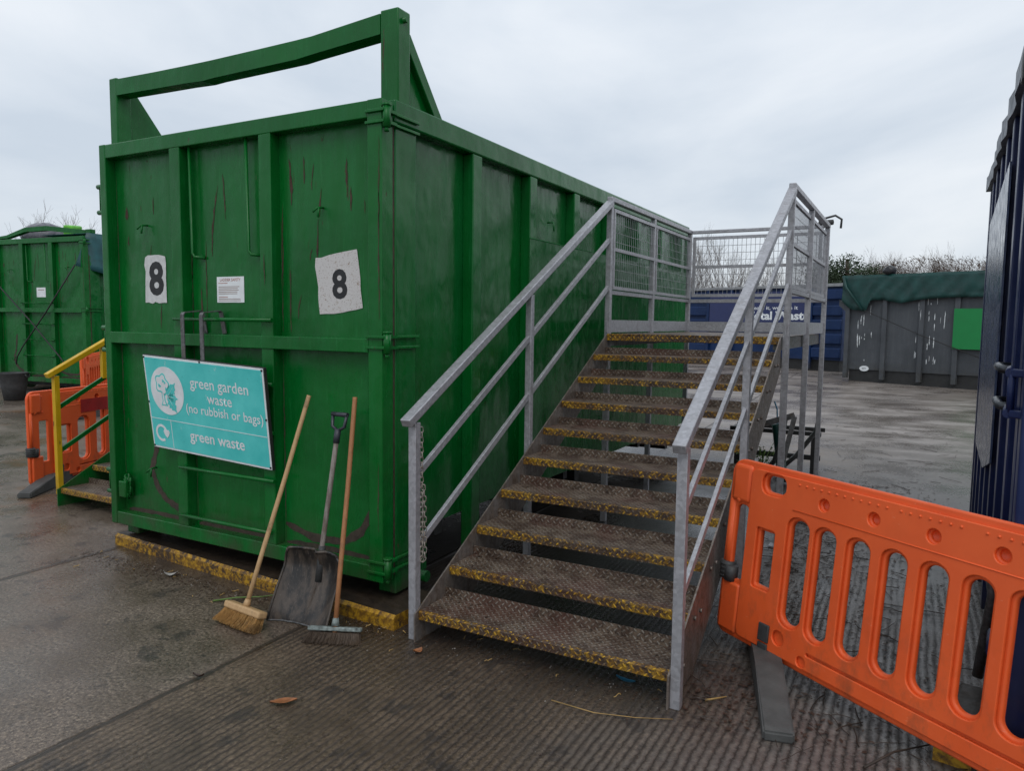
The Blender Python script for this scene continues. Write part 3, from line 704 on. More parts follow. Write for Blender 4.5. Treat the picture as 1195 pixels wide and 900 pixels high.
    if detail:
        MB().bar((xl+.03, yb, Z+.345), (xr-.03, yb, Z+.345), .03, .04, None, .003, side=(0, 1, 0)).build('guard_rail', M['galv'], t)
        fr = MB(); a0, a1 = xl+.06, xr-.06; z0, z1 = Z+.405, top-.075; yi = yb-.02
        for z in (z0, (z0+z1)/2, z1): fr.box((a0, yi-.012, z-.016), (a1, yi+.012, z+.016))
        for x in (a0, a1): fr.box((x-.016, yi-.0125, z0-.016), (x+.016, yi+.0125, z1+.016))
        fr.build('panel_frame', M['galv'], t)
        ms = MB(); x = a0+.045
        while x < a1: ms.tube([(x, yi, z0), (x, yi, z1)], .0024, None, 4, cap=False); x += .047
        z = z0+.075
        while z < z1: ms.tube([(a0, yi-.004, z), (a1, yi-.004, z)], .0024, None, 4, cap=False); z += .078
        ms.build('wire_mesh', M['galv'], t)
    return t
st = make_stairs('galvanised steel steps with yellow nosings leading up beside skip 8', .35, 1.708, -.14, 5.05, [(1.17, 0)], [(1.17, 0)], M['galv'], M['galv'], M['galv'], 'steps beside the skips')
make_stairs('second set of steps with yellow handrail and green rails, left of skip 8', -4.065, -2.70, .53, 5.9, [(.99, 1.12)], [], M['yellow'], M['yellow'], M['green'], 'steps beside the skips', False, .10)
# loose bits of the steps: bent strap on the rear rail
sp = MB(); sp.tube([(1.69, 5.10, 2.80), (1.80, 5.12, 2.83), (1.86, 5.14, 2.79), (1.855, 5.14, 2.70)], .012, None, 6); sp.tube([(1.66, 5.03, 2.75), (1.78, 5.1, 2.76)], .03, None, 6)
sp.build('tied_strap', M['rubber'], st)

# ------------------------------------------------------------------ chain
def chain(pts, r=.0032, l=.030, wd=.010):
    mb = MB(); P = [Vector(p) for p in pts]; out = [P[0]]; acc = 0; step = l*.78
    d = []
    for a, b in zip(P, P[1:]):
        n = max(1, int((b-a).length/step))
        for i in range(n): d.append((a.lerp(b, (i+.5)/n), (b-a).normalized()))
    for i, (c, dr) in enumerate(d):
        a = Vector((1, 0, 0)) if abs(dr.x) < .9 else Vector((0, 1, 0)); s1 = dr.cross(a).normalized(); s2_ = dr.cross(s1)
        ang = .5 + (PI/2 if i % 2 else 0); sd_ = s1*math.cos(ang)+s2_*math.sin(ang)
        ring = []
        for k in range(12):
            an = 2*PI*k/12; cx = math.cos(an)*wd*.95; cz = math.sin(an)*wd*.95 + (l/2-wd)*(1 if math.sin(an) >= 0 else -1)
            ring.append(c+sd_*cx+dr*cz)
        nn = sd_.cross(dr); vr = []
        for k in range(12):
            cc = ring[k]; rad = (cc-c).normalized(); vr.append([mb.bm.verts.new(cc+(rad*math.cos(2*PI*j/5)+nn*math.sin(2*PI*j/5))*r) for j in range(5)])
        for k in range(12):
            for j in range(5):
                f = mb.bm.faces.new((vr[k][j], vr[k][(j+1) % 5], vr[(k+1) % 12][(j+1) % 5], vr[(k+1) % 12][j])); f.smooth = True
    return mb
cz = chain([(.338, -.10, 1.14), (.342, -.10, .42), (.356, -.092, .44), (.352, -.094, .80), (.345, -.098, .84)], .0034, .034, .011)
tag(cz.build('chain', M['chain']), 'rusty chain hanging down the left newel post of the steps', 'chain')

# ------------------------------------------------------------------ hanging teal sign
sg = thing('hanging_sign', 'teal green garden waste sign hung on two metal straps from the skip rung', 'sign', (-1.372, -.068, 1.112), (.135, .042, 0))
b = MB(); b.box((-.562, -.004, -.322), (.562, .020, .322), M['black'], .003); b.box((-.558, -.0065, -.318), (.558, -.0035, .318), M['white']); b.build('board', None, sg)
b = MB(); b.box((-.545, -.0085, -.305), (.545, -.0068, .305)); b.build('face_panel', M['teal'], sg)
wm = M['white']; yy = -.0098
b = MB(); I = lambda x, z, rot=0.: Matrix.Translation((x, yy, z)) @ Matrix.Rotation(rot, 4, 'Y')
b.addmesh(text_mesh('green garden', .53, None, .008), I(.153, .163)); b.addmesh(text_mesh('waste', .225, None, .008), I(.150, .075))
b.addmesh(text_mesh('(no rubbish or bags)', .70, None, .006), I(.175, -.012)); b.addmesh(text_mesh('green waste', .51, None, .014), I(.085, -.205))
b.build('lettering', wm, sg, False)
b = MB(); b.box((-.545, yy, -.1115), (.545, yy+.001, -.1075), wm); b.box((-.350, yy, -.304), (-.346, yy+.001, -.113), wm)
# recycling ring with heart-shaped arrow head
ro, ri = .060, .043; ring = []
for i in range(25): a = R(-60-290*i/24+0); ring.append((ro*math.cos(a), ro*math.sin(a)))
for i in range(25): a = R(-350+290*i/24); ring.append((ri*math.cos(a), ri*math.sin(a)))
b.addmesh(flat_curve([ring], .0004, 0), I(-.455, -.208), wm)
b.addmesh(flat_curve([[(.020, .015), (.032, .030), (.045, .026), (.052, .018), (.060, .026), (.073, .026), (.082, .010), (.072, -.012), (.052, -.030), (.032, -.012)]], .0004, 0), I(-.455, -.208) @ Matrix.Translation((0, -.0004, 0)), wm)
# white disc with outline of a tree and a leaf
def blob(x, z, r, n, amp, seed=0, sz=1.):
    rd = random.Random(seed); return [(x+(r+amp*math.cos(n*2*PI*i/60))*math.cos(2*PI*i/60), z+sz*(r+amp*math.cos(n*2*PI*i/60))*math.sin(2*PI*i/60)) for i in range(60)]
b.addmesh(flat_curve([circ(-.347, .092, .163, 48)], .0004, 0), Matrix.Translation((0, yy, 0)), wm)
tl = M['teal']
lay = lambda k: Matrix.Translation((0, yy-.0010*k, 0))
b.addmesh(flat_curve([blob(-.390, .135, .066, 5, .008, 0, 1.05)], .0004, 0), lay(1), tl); b.addmesh(flat_curve([blob(-.390, .135, .055, 5, .008, 0, 1.05)], .0004, 0), lay(2), wm)
for ax_, az_ in ((-.375, .158), (-.36, .148), (-.42, .125), (-.41, .12), (-.352, .105)): b.addmesh(flat_curve([blob(ax_, az_, .009, 3, .003)], .0004, 0), lay(3), tl)
b.addmesh(flat_curve([[(-.404, .075), (-.376, .075), (-.372, .02), (-.352, -.012), (-.418, -.012), (-.402, .02)]], .0004, 0), lay(1), tl); b.addmesh(flat_curve([[(-.396, .075), (-.384, .075), (-.381, .02), (-.370, -.004), (-.404, -.004), (-.393, .02)]], .0004, 0), lay(2), wm)
def leaf(cx, cz_, ang, L_, n=5):
    P = []; Q = []
    for i in range(n*2+1):
        t = i/(n*2); wv_ = (.34 if i % 2 else .22)*L_*math.sin(PI*min(.97, t+.06)); P.append((t*L_, wv_)); Q.append((t*L_, -wv_))
    pts = P+Q[::-1]; c_, s_ = math.cos(ang), math.sin(ang); return [(cx+a*c_-b_*s_, cz_+a*s_+b_*c_) for a, b_ in pts]
for an, ln in ((.85, .13), (-.95, .13), (-.1, .10)):
    b.addmesh(flat_curve([leaf(-.345, .055, an, ln)], .0004, 0), lay(1), tl)
    c_, s_ = math.cos(an), math.sin(an); b.addmesh(flat_curve([[(-.345, .0565), (-.345+c_*ln*.9, .055+s_*ln*.9), (-.345, .0535)]], .0004, 0), lay(2), wm)
b.build('emblem', None, sg, False)
b = MB()
for x, z in ((-.548, .305), (.0, .312), (.548, .305), (.548, .0), (.548, -.305), (-.548, -.305), (-.55, 0)): b.tube([(x, -.0065, z), (x, -.010, z)], .007, None, 8)
b.build('rivets', M['ink'], sg)
# two straps over the rung, modelled in world space and parented to the sign
for x in (-1.535, -1.355):
    b = MB(); path = [(x+.005, -.098, 1.432), (x, -.098, 1.715), (x, -.088, 1.732), (x, .040, 1.745), (x+.0, .052, 1.735), (x+.02, .062, 1.60)]
    for p_, q_ in zip(path, path[1:]): b.bar(p_, q_, .034, .006, None, 0, side=(1, 0, 0))
    o = b.build('hook_strap', M['galv_dark'], sg); bpy.context.view_layer.update(); o.matrix_parent_inverse = sg.matrix_world.inverted()

# ------------------------------------------------------------------ brooms and shovel
def broom(label, base, top, hd, wd, m_h, m_head, m_br, lean, blen, spread, seed, hh=.022):
    t = thing('broom', label, 'broom', (base[0], base[1], 0), group='brooms leaning on the skip')
    bz = Vector((0, 0, base[2])); tp = Vector(top)-Vector((base[0], base[1], 0)); d = (tp-bz).normalized()
    MB().tube([bz-d*.02, bz+d*.3, bz+(tp-bz)*.6+Vector((.004, 0, 0)), tp-d*.01, tp], .0135, None, 12).build('handle', m_h, t)
    u = Vector((math.cos(hd), math.sin(hd), 0)); v = Vector((-math.sin(hd), math.cos(hd), 0))
    # block tilted with the handle
    vt = (v - d*v.dot(d)).normalized(); nn = d
    mm = Matrix(((u.x, vt.x, nn.x, bz.x), (u.y, vt.y, nn.y, bz.y), (u.z, vt.z, nn.z, bz.z), (0, 0, 0, 1)))
    hb = MB(); hb.box((-wd/2, -.032*min(1, hh/.018), -hh), (wd/2, .032*min(1, hh/.018), hh*.8), None, hh*.5, mm); hb.tube([mm @ Vector((0, 0, .015)), mm @ Vector((0, 0, .055))], .022, None, 10, .016); hb.build('head', m_head, t)
    br = MB(); rd = random.Random(seed); nb = 1100
    for i in range(nb):
        a = rd.uniform(-wd/2+.01, wd/2-.01); c = rd.uniform(-.026, .026); L_ = blen*rd.uniform(.82, 1.06)
        p0 = mm @ Vector((a, c, -.02)); dd = (nn*-1 + u*(a/wd*spread + rd.uniform(-.12, .12)) + vt*(c*9 - lean + rd.uniform(-.12, .12))).normalized()
        p1 = p0+dd*L_*.6; p2 = p0+dd*L_ + vt*-.008
        for p in (p1, p2): p.z = max(p.z, .003)
        br.tube([p0, p1, p2], .0019, None, 3, .0011, cap=False)
    br.build('bristles', m_br, t)
    return t
broom('broom with pale wooden handle, cream head and tan bristles', (-.600, -.455, .088), (-.53, -.018, 1.25), -.10, .31, M['wood'], M['wood'], M['bristle'], .35, .085, .55, 1)
broom('broom with reddish handle and dark worn bristles beside the shovel', (-.055, -.335, .050), (-.18, -.018, 1.26), .42, .29, M['woodr'], plain('peeling_blue_grey_paint', (.17, .20, .19), .6, 0, .7, 40), M['bristled'], .9, .075, .75, 2, .012)
sh = thing('shovel', 'black plastic snow shovel with worn grey shaft leaning on the skip', 'shovel', (-.32, -.30, 0))
bl = MB(); NU, NV = 22, 14; grid = []
for j in range(NV+1):
    row = []
    t_ = j/NV
    for i in range(NU+1):
        s_ = i/NU*2-1
        wv_ = .215-.012*t_-.02*max(0, t_-.9)*10*abs(s_)**6; xx = s_*wv_+.012*t_
        hh = .40*t_; yb_ = -.06+.175*t_**1.2
        scoop = .10*(1-abs(s_)**2.6)*(.55+.45*math.sin(PI*min(1, t_*1.05))) - .055*(max(0, t_-.72)/.28)**1.5
        rib = -.040*math.exp(-((s_-.10)/.11)**2)*min(1, t_*1.5) - .006*math.exp(-((s_+.45)/.03)**2) - .006*math.exp(-((s_-.62)/.03)**2)
        row.append(Vector((xx, yb_+scoop+rib, .006+hh*.98)))
    grid.append(row)
for off in (0, .007):
    vv = [[bl.bm.verts.new(p+Vector((0, off, 0))) for p in r_] for r_ in grid]
    for j in range(NV):
        for i in range(NU): f = bl.bm.faces.new((vv[j][i], vv[j][i+1], vv[j+1][i+1], vv[j+1][i])); f.smooth = True
    edge = [grid[0][i] for i in range(NU+1)]
bl.tube([grid[j][0] for j in range(NV+1)], .007, None, 6); bl.tube([grid[j][NU] for j in range(NV+1)], .007, None, 6); bl.tube(grid[NV], .009, None, 6)
bl.build('blade', M['shovel'], sh, False)
b = MB(); b.tube([p+Vector((0, -.002, 0)) for p in grid[0]], .005, None, 6); b.build('blade_edge', M['galv_dark'], sh)
gtop = Vector((-.29, -.02, 1.16))-Vector((-.32, -.30, 0)); s0 = Vector((.015, .115, .30)); dd = (gtop-s0).normalized()
MB().tube([s0-dd*.12, s0, s0+(gtop-s0)*.5, gtop-dd*.14], .0145, None, 12).build('shaft', M['woodg'], sh)
b = MB(); b.tube([Vector((.02, .105, .22)), s0+dd*.12], .024, None, 10, .019); b.build('socket', M['rubber'], sh)
b = MB(); g0 = gtop-dd*.17; b.tube([g0, gtop-dd*.09], .019, None, 10); ux = Vector((1, 0, 0))
b.tube([gtop-dd*.10, gtop-dd*.075+ux*.045, gtop-dd*.005+ux*.052], .010, None, 8); b.tube([gtop-dd*.10, gtop-dd*.075-ux*.045, gtop-dd*.005-ux*.052], .010, None, 8); b.tube([gtop-ux*.058-dd*.005, gtop+ux*.058-dd*.005], .0135, None, 10); b.build('grip', plain('navy_grip', (.03, .033, .045), .4), sh)

# ------------------------------------------------------------------ orange barriers
def make_barrier(label, group, clip='left', red=False, feet=True, foot_dir=.87):
    """local x along the barrier (2 m), front faces -y, z up"""
    t = thing('barrier', label, 'barrier', group=group)
    outer = rrect(-.065, .10, 1.935, 1.0, .07, 7, (.05, .05, .07, .07))
    holes = []
    slots = []
    slots.append(rrect(-.024, .380, .080, .785, .042)); slots.append(rrect(.155, .400, .262, .69, .016)); slots.append(rrect(.155, .870, .300, .968, .044))
    xs = [.403] + [.555+.1715*i for i in range(6)] + [1.565]
    slots.append(rrect(.340, .275, .463, .792, .058))
    if red: xs = []
    if red:
        slots = slots[:0]+[rrect(.045, .30, .165, .72, .02), rrect(.30, .36, .42, .64, .02), rrect(.52, .25, .665, .70, .065)]; xs = [0, .83, 1.05, 1.27, 1.49]
    for x in xs[1:]: slots.append(rrect(x-.056, .262, x+.056, .785, .054))
    slots.append(rrect(1.645, .878, 1.77, .962, .036)); slots.append(rrect(1.66, .41, 1.745, .68, .014)); slots.append(rrect(1.805, .385, 1.893, .775, .035))
    b = MB()
    dimc = [circ(x_, .888, .031) for x_ in (.53, .785, 1.05, 1.31)]
    b.addmesh(flat_curve([outer]+slots+dimc, .006, .009), Matrix.Identity(4))
    # front skins give the moulded steps and dished hollows
    inner = rrect(-.040, .125, 1.91, .975, .05)
    def grow(pts, g_):
        cx = sum(p[0] for p in pts)/len(pts); cz_ = sum(p[1] for p in pts)/len(pts)
        hx = max(p[0] for p in pts)-cx; hz = max(p[1] for p in pts)-cz_
        return [(cx+(p[0]-cx)*(1+g_/hx), cz_+(p[1]-cz_)*(1+g_/hz)) for p in pts]
    sl2 = []
    for i_, s_ in enumerate(slots):
        if (i_ in (0, len(slots)-1) and not red) or (red and (i_ == 0 or i_ >= len(slots)-2)): continue
        sl2.append(grow(s_, .010))
    inner = rrect(.085 if not red else .21, .125, 1.79 if not red else 1.60, .975, .03)
    dim = [circ(.53, .888, .034), circ(.785, .888, .034), circ(1.05, .888, .034), circ(1.31, .888, .034)]
    low = [rrect(.52, .185, 1.70, .207, .010), circ(.355, .205, .040), circ(.50, .150, .030)]
    for sgn, off in ((-1, -.024), (1, .024)):
        b.addmesh(flat_curve([inner]+sl2+dim+low, .003, .004), Matrix.Translation((0, off, 0)))
        for c in dim:
            cx = sum(p[0] for p in c)/20; cz_ = sum(p[1] for p in c)/20
            if sgn < 0:      # dished hollow, open to the front
                rr_ = [[b.bm.verts.new((cx+.0335*math.cos(q_)*math.cos(2*PI*j/20), -.027+.036*math.sin(q_), cz_+.0335*math.cos(q_)*math.sin(2*PI*j/20))) for j in range(20)] for q_ in (0, .3, .6, .9, 1.2, 1.45)]
                for a_, c_ in zip(rr_, rr_[1:]):
                    for j in range(20): f_ = b.bm.faces.new((a_[j], c_[j], c_[(j+1) % 20], a_[(j+1) % 20])); f_.smooth = True
                b.bm.faces.new(rr_[-1])
    for x0, x1, z in ((.385, .86, .952), (.905, 1.18, .952), (1.25, 1.58, .952), (.0, .12, .955)):
        x = x0
        while x <= x1: b.sphere((x, -.031 if x > .1 else -.024, z), .0062, None, (1, 1, 1), 8); x += .0415
    b.tube([(.36, -.031, .828), (1.75, -.031, .828)], .0035, None, 5)
    b.sphere((.002, -.024, .80), .016, None, (1, .4, 1)); b.sphere((.09, -.024, .80), .010, None, (1, .4, 1))
    b.box((-.052, -.032, .115), (.075, .032, .37), None, .014)
    b.box((-.050, -.030, .79), (.075, .030, .985), None, .020)
    b.box((1.80, -.030, .115), (1.925, .030, .37), None, .014)
    b.tube([(-.044, 0, .36), (-.044, 0, .80)], .024, None, 10)
    po = b.build('panel', M['orange'], t)
    c = MB(); c.tube([(-.045, 0, .375), (-.045, 0, .465)], .040, None, 14); c.tube([(-.01, -.01, .37), (-.005, -.012, .45)], .034, None, 10)
    for k in range(4): c.tube([(-.045, 0, .385+k*.02), (-.045, 0, .391+k*.02)], .043, None, 14)
    c.build('clamp', M['rubber'], t)
    c = MB(); c.box((.242, -.040, .078), (.302, -.030, .150), None, .005); c.box((.240, -.042, .158), (.304, -.030, .245), None, .005); c.build('foot_clip', M['rubber'], t)
    if feet:
        for fx in (.275, 1.60):
            f = MB(); A = foot_dir; m1 = Matrix.Translation((fx, 0, 0)) @ Matrix.Rotation(A, 4, 'Z')
            pr = [(-.63, .0), (-.63, .042), (-.61, .05), (-.15, .125), (-.04, .128), (.10, .115), (.40, .05), (.40, .0)]
            f.prism([(y, z) for y, z in pr], 0, -.062, .062); bmesh.ops.bevel(f.bm, geom=list(f.bm.edges), offset=.008, segments=2, affect='EDGES')
            for v in f.bm.verts: v.co = m1 @ v.co
            f.build('foot', M['footrub'], t)
    if red:
        c = MB(); c.box((.56, -.036, .74), (.98, -.0315, .875)); c.build('reflector', M['red'], t)
    return t
bar1 = make_barrier('large orange plastic barrier in the foreground at the foot of the steps', 'orange plastic barriers')
bar1.location = (1.80, .575, 0); bar1.rotation_euler = (-.095, 0, math.atan2(-.825, 1.17))
for ch in bar1.children:
    if ch.name.startswith('foot') and 'clip' not in ch.name: ch.rotation_euler = (.095, 0, 0)
bar2 = make_barrier('orange barrier with dark red reflector beside the yellow handrail post', 'orange plastic barriers', red=True, foot_dir=-1.27)
bar2.location = (-4.87, .75, -.04); bar2.rotation_euler = (0, 0, R(106.7))
for ch in bar2.children:
    if ch.name.startswith('foot') and 'clip' not in ch.name: ch.location.z = .045
bar3 = copy_tree(bar1); bar3['label'] = 'farther orange barrier end seen just behind the yellow handrail'
bar3.location = (-8.7, 3.55, .09); bar3.rotation_euler = (0, 0, R(137))

# ------------------------------------------------------------------ navy skip on the right
def navy():
    t = thing('roll_off_skip', 'tall navy blue skip with upright ribs at the right edge of the photo', 'skip', (2.935, .02, 0), (0, 0, R(-1.8)), 'blue skips')
    m = M['blue']; L = 3.88
    b = MB(); b.box((.06, 0, .30), (.075, L, 2.8)); b.box((2.42, 0, .30), (2.435, L, 2.8)); b.box((.06, .10, .30), (2.435, .115, 2.8)); b.box((.06, L-.02, .30), (2.435, L, 2.8)); b.box((.06, .1, .28), (2.43, L, .299))
    b.build('body', m, t)
    for k in range(7):
        for xa, xb in ((0, .062), (2.434, 2.5)):
            y = .42+k*.50; MB().box((xa, y, .16), (xb, y+.11, 2.79), None, .006).build('side_rib', m, t)
    for xa, xb in ((-.02, .08), (2.42, 2.52)):
        r = MB(); bm = r.bm; secs = []; rd = random.Random(4)
        for i in range(24):
            y = -.02+(L+.04)*i/23; dz = rd.uniform(-.012, .008); dx = rd.uniform(-.012, .010)
            secs.append([bm.verts.new(p) for p in ((xa+dx, y, 2.90+dz), (xb, y, 2.90+dz), (xb, y, 2.79), (xa+dx, y, 2.79))])
        for a, c in zip(secs, secs[1:]):
            for i in range(4): bm.faces.new((a[i], a[(i+1) % 4], c[(i+1) % 4], c[i]))
        bm.faces.new(secs[0]); bm.faces.new(secs[-1][::-1]); r.build('top_rail', plain('scraped_rail', (.10, .11, .13), .45, .3, .5, 9, .6, 30), t)
    for y in (0, L-.12): MB().box((.0, y, .12), (.12, y+.12, 2.789), None, .01).build('corner_post', m, t)
    # door end, facing the camera
    d = MB(); d.box((.0, -.13, .2), (.10, -.03, 2.88), None, .01); d.box((2.4, -.13, .2), (2.5, -.03, 2.88), None, .01)
    for z in (.2, 1.5, 2.79): d.box((.10, -.128, z), (2.4, -.032, z+.09), None, .006)
    for x in (.72, 1.62): d.box((x, -.126, .29), (x+.1, -.05, 2.79), None, .006)
    d.box((.08, -.06, .25), (2.42, -.045, 2.82)); d.build('door', m, t)
    for z in (2.66, 1.46, .40):
        h = MB(); h.tube([(-.03, -.02, z-.07), (-.03, -.02, z+.07)], .013, None, 12)
        for dz in (-.075, .075): h.bar((.10, -.14, z+dz), (-.03, -.02, z+dz), .03, .022, None, .006, side=(0, 0, 1)); h.tube([(-.035, -.03, z+dz), (-.02, .20, z+dz)], .018, None, 8)
        h.build('hinge', m, t)
    MB().box((-.055, .12, 2.62), (.02, .20, 2.73), None, .006).build('rail_bracket', M['rubber'], t)
    for z in (1.52, 1.36):
        h = MB(); h.tube([(.02, .56, z), (-.028, .58, z), (-.03, .70, z+.004), (-.028, .86, z), (.02, .88, z)], .019, None, 8); h.build('side_loop', plain('worn_loop', (.06, .065, .075), .35, .3, .7, 25), t)
    # sign sheet hung on the ribs
    s = MB(); s.prism([(1.35, .98), (2.05, .84), (3.25, .84), (3.25, 2.45), (1.35, 2.55)], 0, -.012, -.002); s.build('side_panel', plain('scuffed_blue_sheet', (.05, .07, .13), .25, 0, .5, 8, .3, 20), t)
    r = MB(); r.tube([(.02, .35, .10), (.2, .35, .10)], .08, None, 16); r.tube([(-.03, .35, .10), (.24, .35, .10)], .035, None, 10); r.box((.02, .26, .12), (.035, .44, .30)); r.build('roller', M['black'], t)
    MB().tube([(-.02, .60, .62), (.0, .62, .50), (-.04, .58, .12)], .022, None, 8).build('latch_lever', M['galv_dark'], t)
    return t
navy()

# ------------------------------------------------------------------ distant grey skip with tarpaulin
gr = thing('roll_off_skip', 'grey skip with white paint runs and a green tarpaulin over it', 'skip', (1.0, 17.5, .26), (0, 0, math.atan2(-1.1, 2.85)), 'grey skips')
b = MB(); b.box((0.05, .08, .33), (6.1, 2.45, 2.66), None, 0); b.build('body', M['grey'], gr)
b = MB(); b.box((.10, .12, .0), (6.0, 2.4, .329)); b.build('base_frame', M['black'], gr)
for x in (-.02, .90, 1.76, 2.52, 3.3, 4.1, 4.9, 5.9): MB().box((x, .0, .10), (x+.11, .10, 2.62), None, .008).build('side_rib', M['grey'], gr)
MB().box((-.05, -.01, 2.60), (6.2, .11, 2.70), None, .01).build('top_rail', M['grey'], gr)
MB().prism([(-.02, 1.8), (-.20, 1.95), (-.20, 2.1), (-.02, 2.0)], 1, .02, .05).build('corner_lug', M['grey'], gr)
MB().box((2.52, -.022, .93), (3.75, -.012, 1.86)).build('green_board', M['greenboard'], gr)
b = MB(); bm = b.bm; c = circ(.47, .36, .5, 24); b.prism([(.50+.115*math.cos(2*PI*i/24), .36+.068*math.sin(2*PI*i/24)) for i in range(24)], 1, .060, .0795, M['white'])
b.addmesh(text_mesh('SDC', .10, .035, .01), Matrix.Translation((.50, .058, .365)), M['ink']); b.build('oval_label', None, gr, False)
q = MB(); rd = random.Random(12)
for i in range(38):
    x = rd.choice([1.72, 1.86, 1.95, 2.02, 2.1, 1.98, .45, .30, .6, 2.3]) + rd.gauss(0, .035); z1 = rd.uniform(.5, 2.1); ln = rd.uniform(.04, .32)
    yy_ = -.003 if 1.76 < x < 1.87 else .0775
    rust_streak(q, x, z1, z1+ln, rd.uniform(.010, .026), yy_, M['white'], i, 0)
q.build('paint_runs', None, gr)
tp = MB(); bm = tp.bm
def botz(s):
    P = [(-.10, 2.05), (.12, 1.86), (.50, 1.80), (.56, 1.86), (.60, 2.08), (.95, 2.08), (1.34, 1.99), (1.7, 2.07), (2.4, 2.12), (3.2, 2.12), (6.2, 2.1)]
    for (a, za), (c_, zc) in zip(P, P[1:]):
        if a <= s <= c_: return za+(zc-za)*(s-a)/(c_-a)
    return 2.1
cols = []; NN = 120
for i in range(NN+1):
    s_ = -.10+6.3*i/NN; bz_ = botz(s_); col = []
    for k in range(6): col.append((s_, 2.5-k*.5, 2.70+.03*noise.noise(Vector((s_*2, k, 0))) - (.05 if 0 < k < 5 else 0)))
    for k in range(9):
        t_ = k/8; z = 2.705+(bz_-2.705)*t_; col.append((s_, -.03-.035*t_*(.5+.9*abs(noise.noise(Vector((s_*2.3+t_*1.5, t_*2, 3)))))-.055*t_*noise.noise(Vector((s_*6+t_*4, t_*3, 7)))-.010*math.sin(s_*17+t_*9), z))
    cols.append([bm.verts.new(p) for p in col])
for a, c_ in zip(cols, cols[1:]):
    for k in range(len(a)-1): f = bm.faces.new((a[k], a[k+1], c_[k+1], c_[k])); f.smooth = True
tp.tube([(-.08, -.07, 2.70), (.02, -.1, 2.4), (.45, -.12, 1.84)], .035, None, 7)
o = tp.build('tarpaulin', M['tarp']); o.location = gr.location; o.rotation_euler = gr.rotation_euler; tag(o, 'dark green tarpaulin draped over the edge of the grey skip', 'tarpaulin', 'tarpaulins on the skips')
md = o.modifiers.new('s', 'SOLIDIFY'); md.thickness = .006
o = MB().tube([(.52, -.12, 1.82), (1.8, -.05, 1.25), (3.1, -.03, .75)], .010, None, 5).build('tension_rope', M['black']); o.location = gr.location; o.rotation_euler = gr.rotation_euler
tag(o, 'thin dark rope slanting down the side of the grey skip', 'rope', 'ropes on the skips')
def bagm(name, label, cat, c, r, m, seed, sc=(1, 1, 1)):
    b = MB(); b.sphere((0, 0, 0), r, None, sc, 22)
    for v in b.bm.verts: v.co *= 1+.22*noise.noise(v.co*5/r*.35+Vector((seed, 0, 0)))+.1*noise.noise(v.co*16/r*.35+Vector((0, seed, 0)))
    o = b.build(name, m); o.location = c; return tag(o, label, cat)
bagm('rubbish_bag', 'knotted black bag on top of the green tarpaulin', 'bag', (1.95, 17.17, 3.06), .13, M['blackbag'], 3, (1.2, 1, .9))
bagm('rubbish_bag', 'heap of grey plastic sheeting poking over the distant green skip', 'bag', (-13.0, 5.45, 3.30), .40, M['binbag'], 8, (1.1, 1, .65))
b = MB(); b.box((-.10, -.14, -.2), (.10, .14, .18), None, .03); o = b.build('plastic_box', M['lime']); o.location = (-11.75, 5.3, 3.26); o.rotation_euler = (.1, .1, .4); tag(o, 'lime green plastic box on top of the distant green skip', 'box')

# tarpaulin and ropes on the distant green skip (in that skip's own frame)
FL, FR = (-10.62, 4.80, .25), (0, 0, R(5.7))
tp = MB(); cols = []
for i in range(31):
    s_ = 0 if i == 0 else .24+(i-1)*.19; col = []
    for k in range(4): col.append((-1.2+k*.4, .08+s_, 2.95+.03*noise.noise(Vector((s_, k, 1)))))
    for k in range(7):
        t_ = k/6; a_ = Vector((.03, .06+s_, 2.955)); e_ = Vector((-.13, -.07, 2.36)) if i == 0 else Vector((.10, .10+s_, 2.26-.05*math.sin(s_*3)))
        p = a_.lerp(e_, t_); p.x += .06*t_*abs(noise.noise(Vector((s_*3.7, t_*2.5, 5)))); col.append(tuple(p))
    cols.append([tp.bm.verts.new(p) for p in col])
for a, c_ in zip(cols, cols[1:]):
    for k in range(len(a)-1): f = tp.bm.faces.new((a[k], a[k+1], c_[k+1], c_[k])); f.smooth = True
o = tp.build('tarpaulin', M['tarpb']); o.location = FL; o.rotation_euler = FR; tag(o, 'teal tarpaulin hanging over the right side of the distant green skip', 'tarpaulin', 'tarpaulins on the skips')
md = o.modifiers.new('s', 'SOLIDIFY'); md.thickness = .006
for nm, pts in (('black rope running from the teal tarpaulin down to the lower left of the distant skip', [(-.12, -.08, 2.37), (-1.0, -.07, 1.48), (-1.70, -.05, .85), (-1.86, -.05, .66), (-1.89, -.05, .52)]), ('black rope slanting down to the right across the distant skip door', [(-2.42, -.06, 2.12), (-1.35, -.08, 1.32), (-.62, -.05, .66), (-.48, -.05, .50)])):
    o = MB().tube(pts, .013, None, 6).build('tension_rope', M['black']); o.location = FL; o.rotation_euler = FR; tag(o, nm, 'rope', 'ropes on the skips')
# black tub
t = thing('rubber_tub', 'black rubber tub with rope handles by the distant green skip', 'tub', (-11.62, 4.05, .18)); t.scale = (.86, .86, .92)
b = MB(); n = 28; prof = [(.19, 0), (.235, .28), (.27, .52), (.283, .535), (.268, .54), (.235, .5), (.18, .03)]
rg = [[b.bm.verts.new((r_*math.cos(2*PI*j/n), r_*math.sin(2*PI*j/n), z)) for j in range(n)] for r_, z in prof]
for a, c_ in zip(rg, rg[1:]):
    for j in range(n): f = b.bm.faces.new((a[j], a[(j+1) % n], c_[(j+1) % n], c_[j])); f.smooth = True
b.bm.faces.new(rg[-1]); b.bm.faces.new(rg[0]); b.build('bucket', M['rubber'], t)
for an in (-2.4, .7): b = MB(); b.tube([(.28*math.cos(an+d), .28*math.sin(an+d), z) for d, z in ((-.35, .50), (-.2, .45), (.2, .45), (.35, .50))], .018, None, 6); b.build('handle', M['rubber'], t)

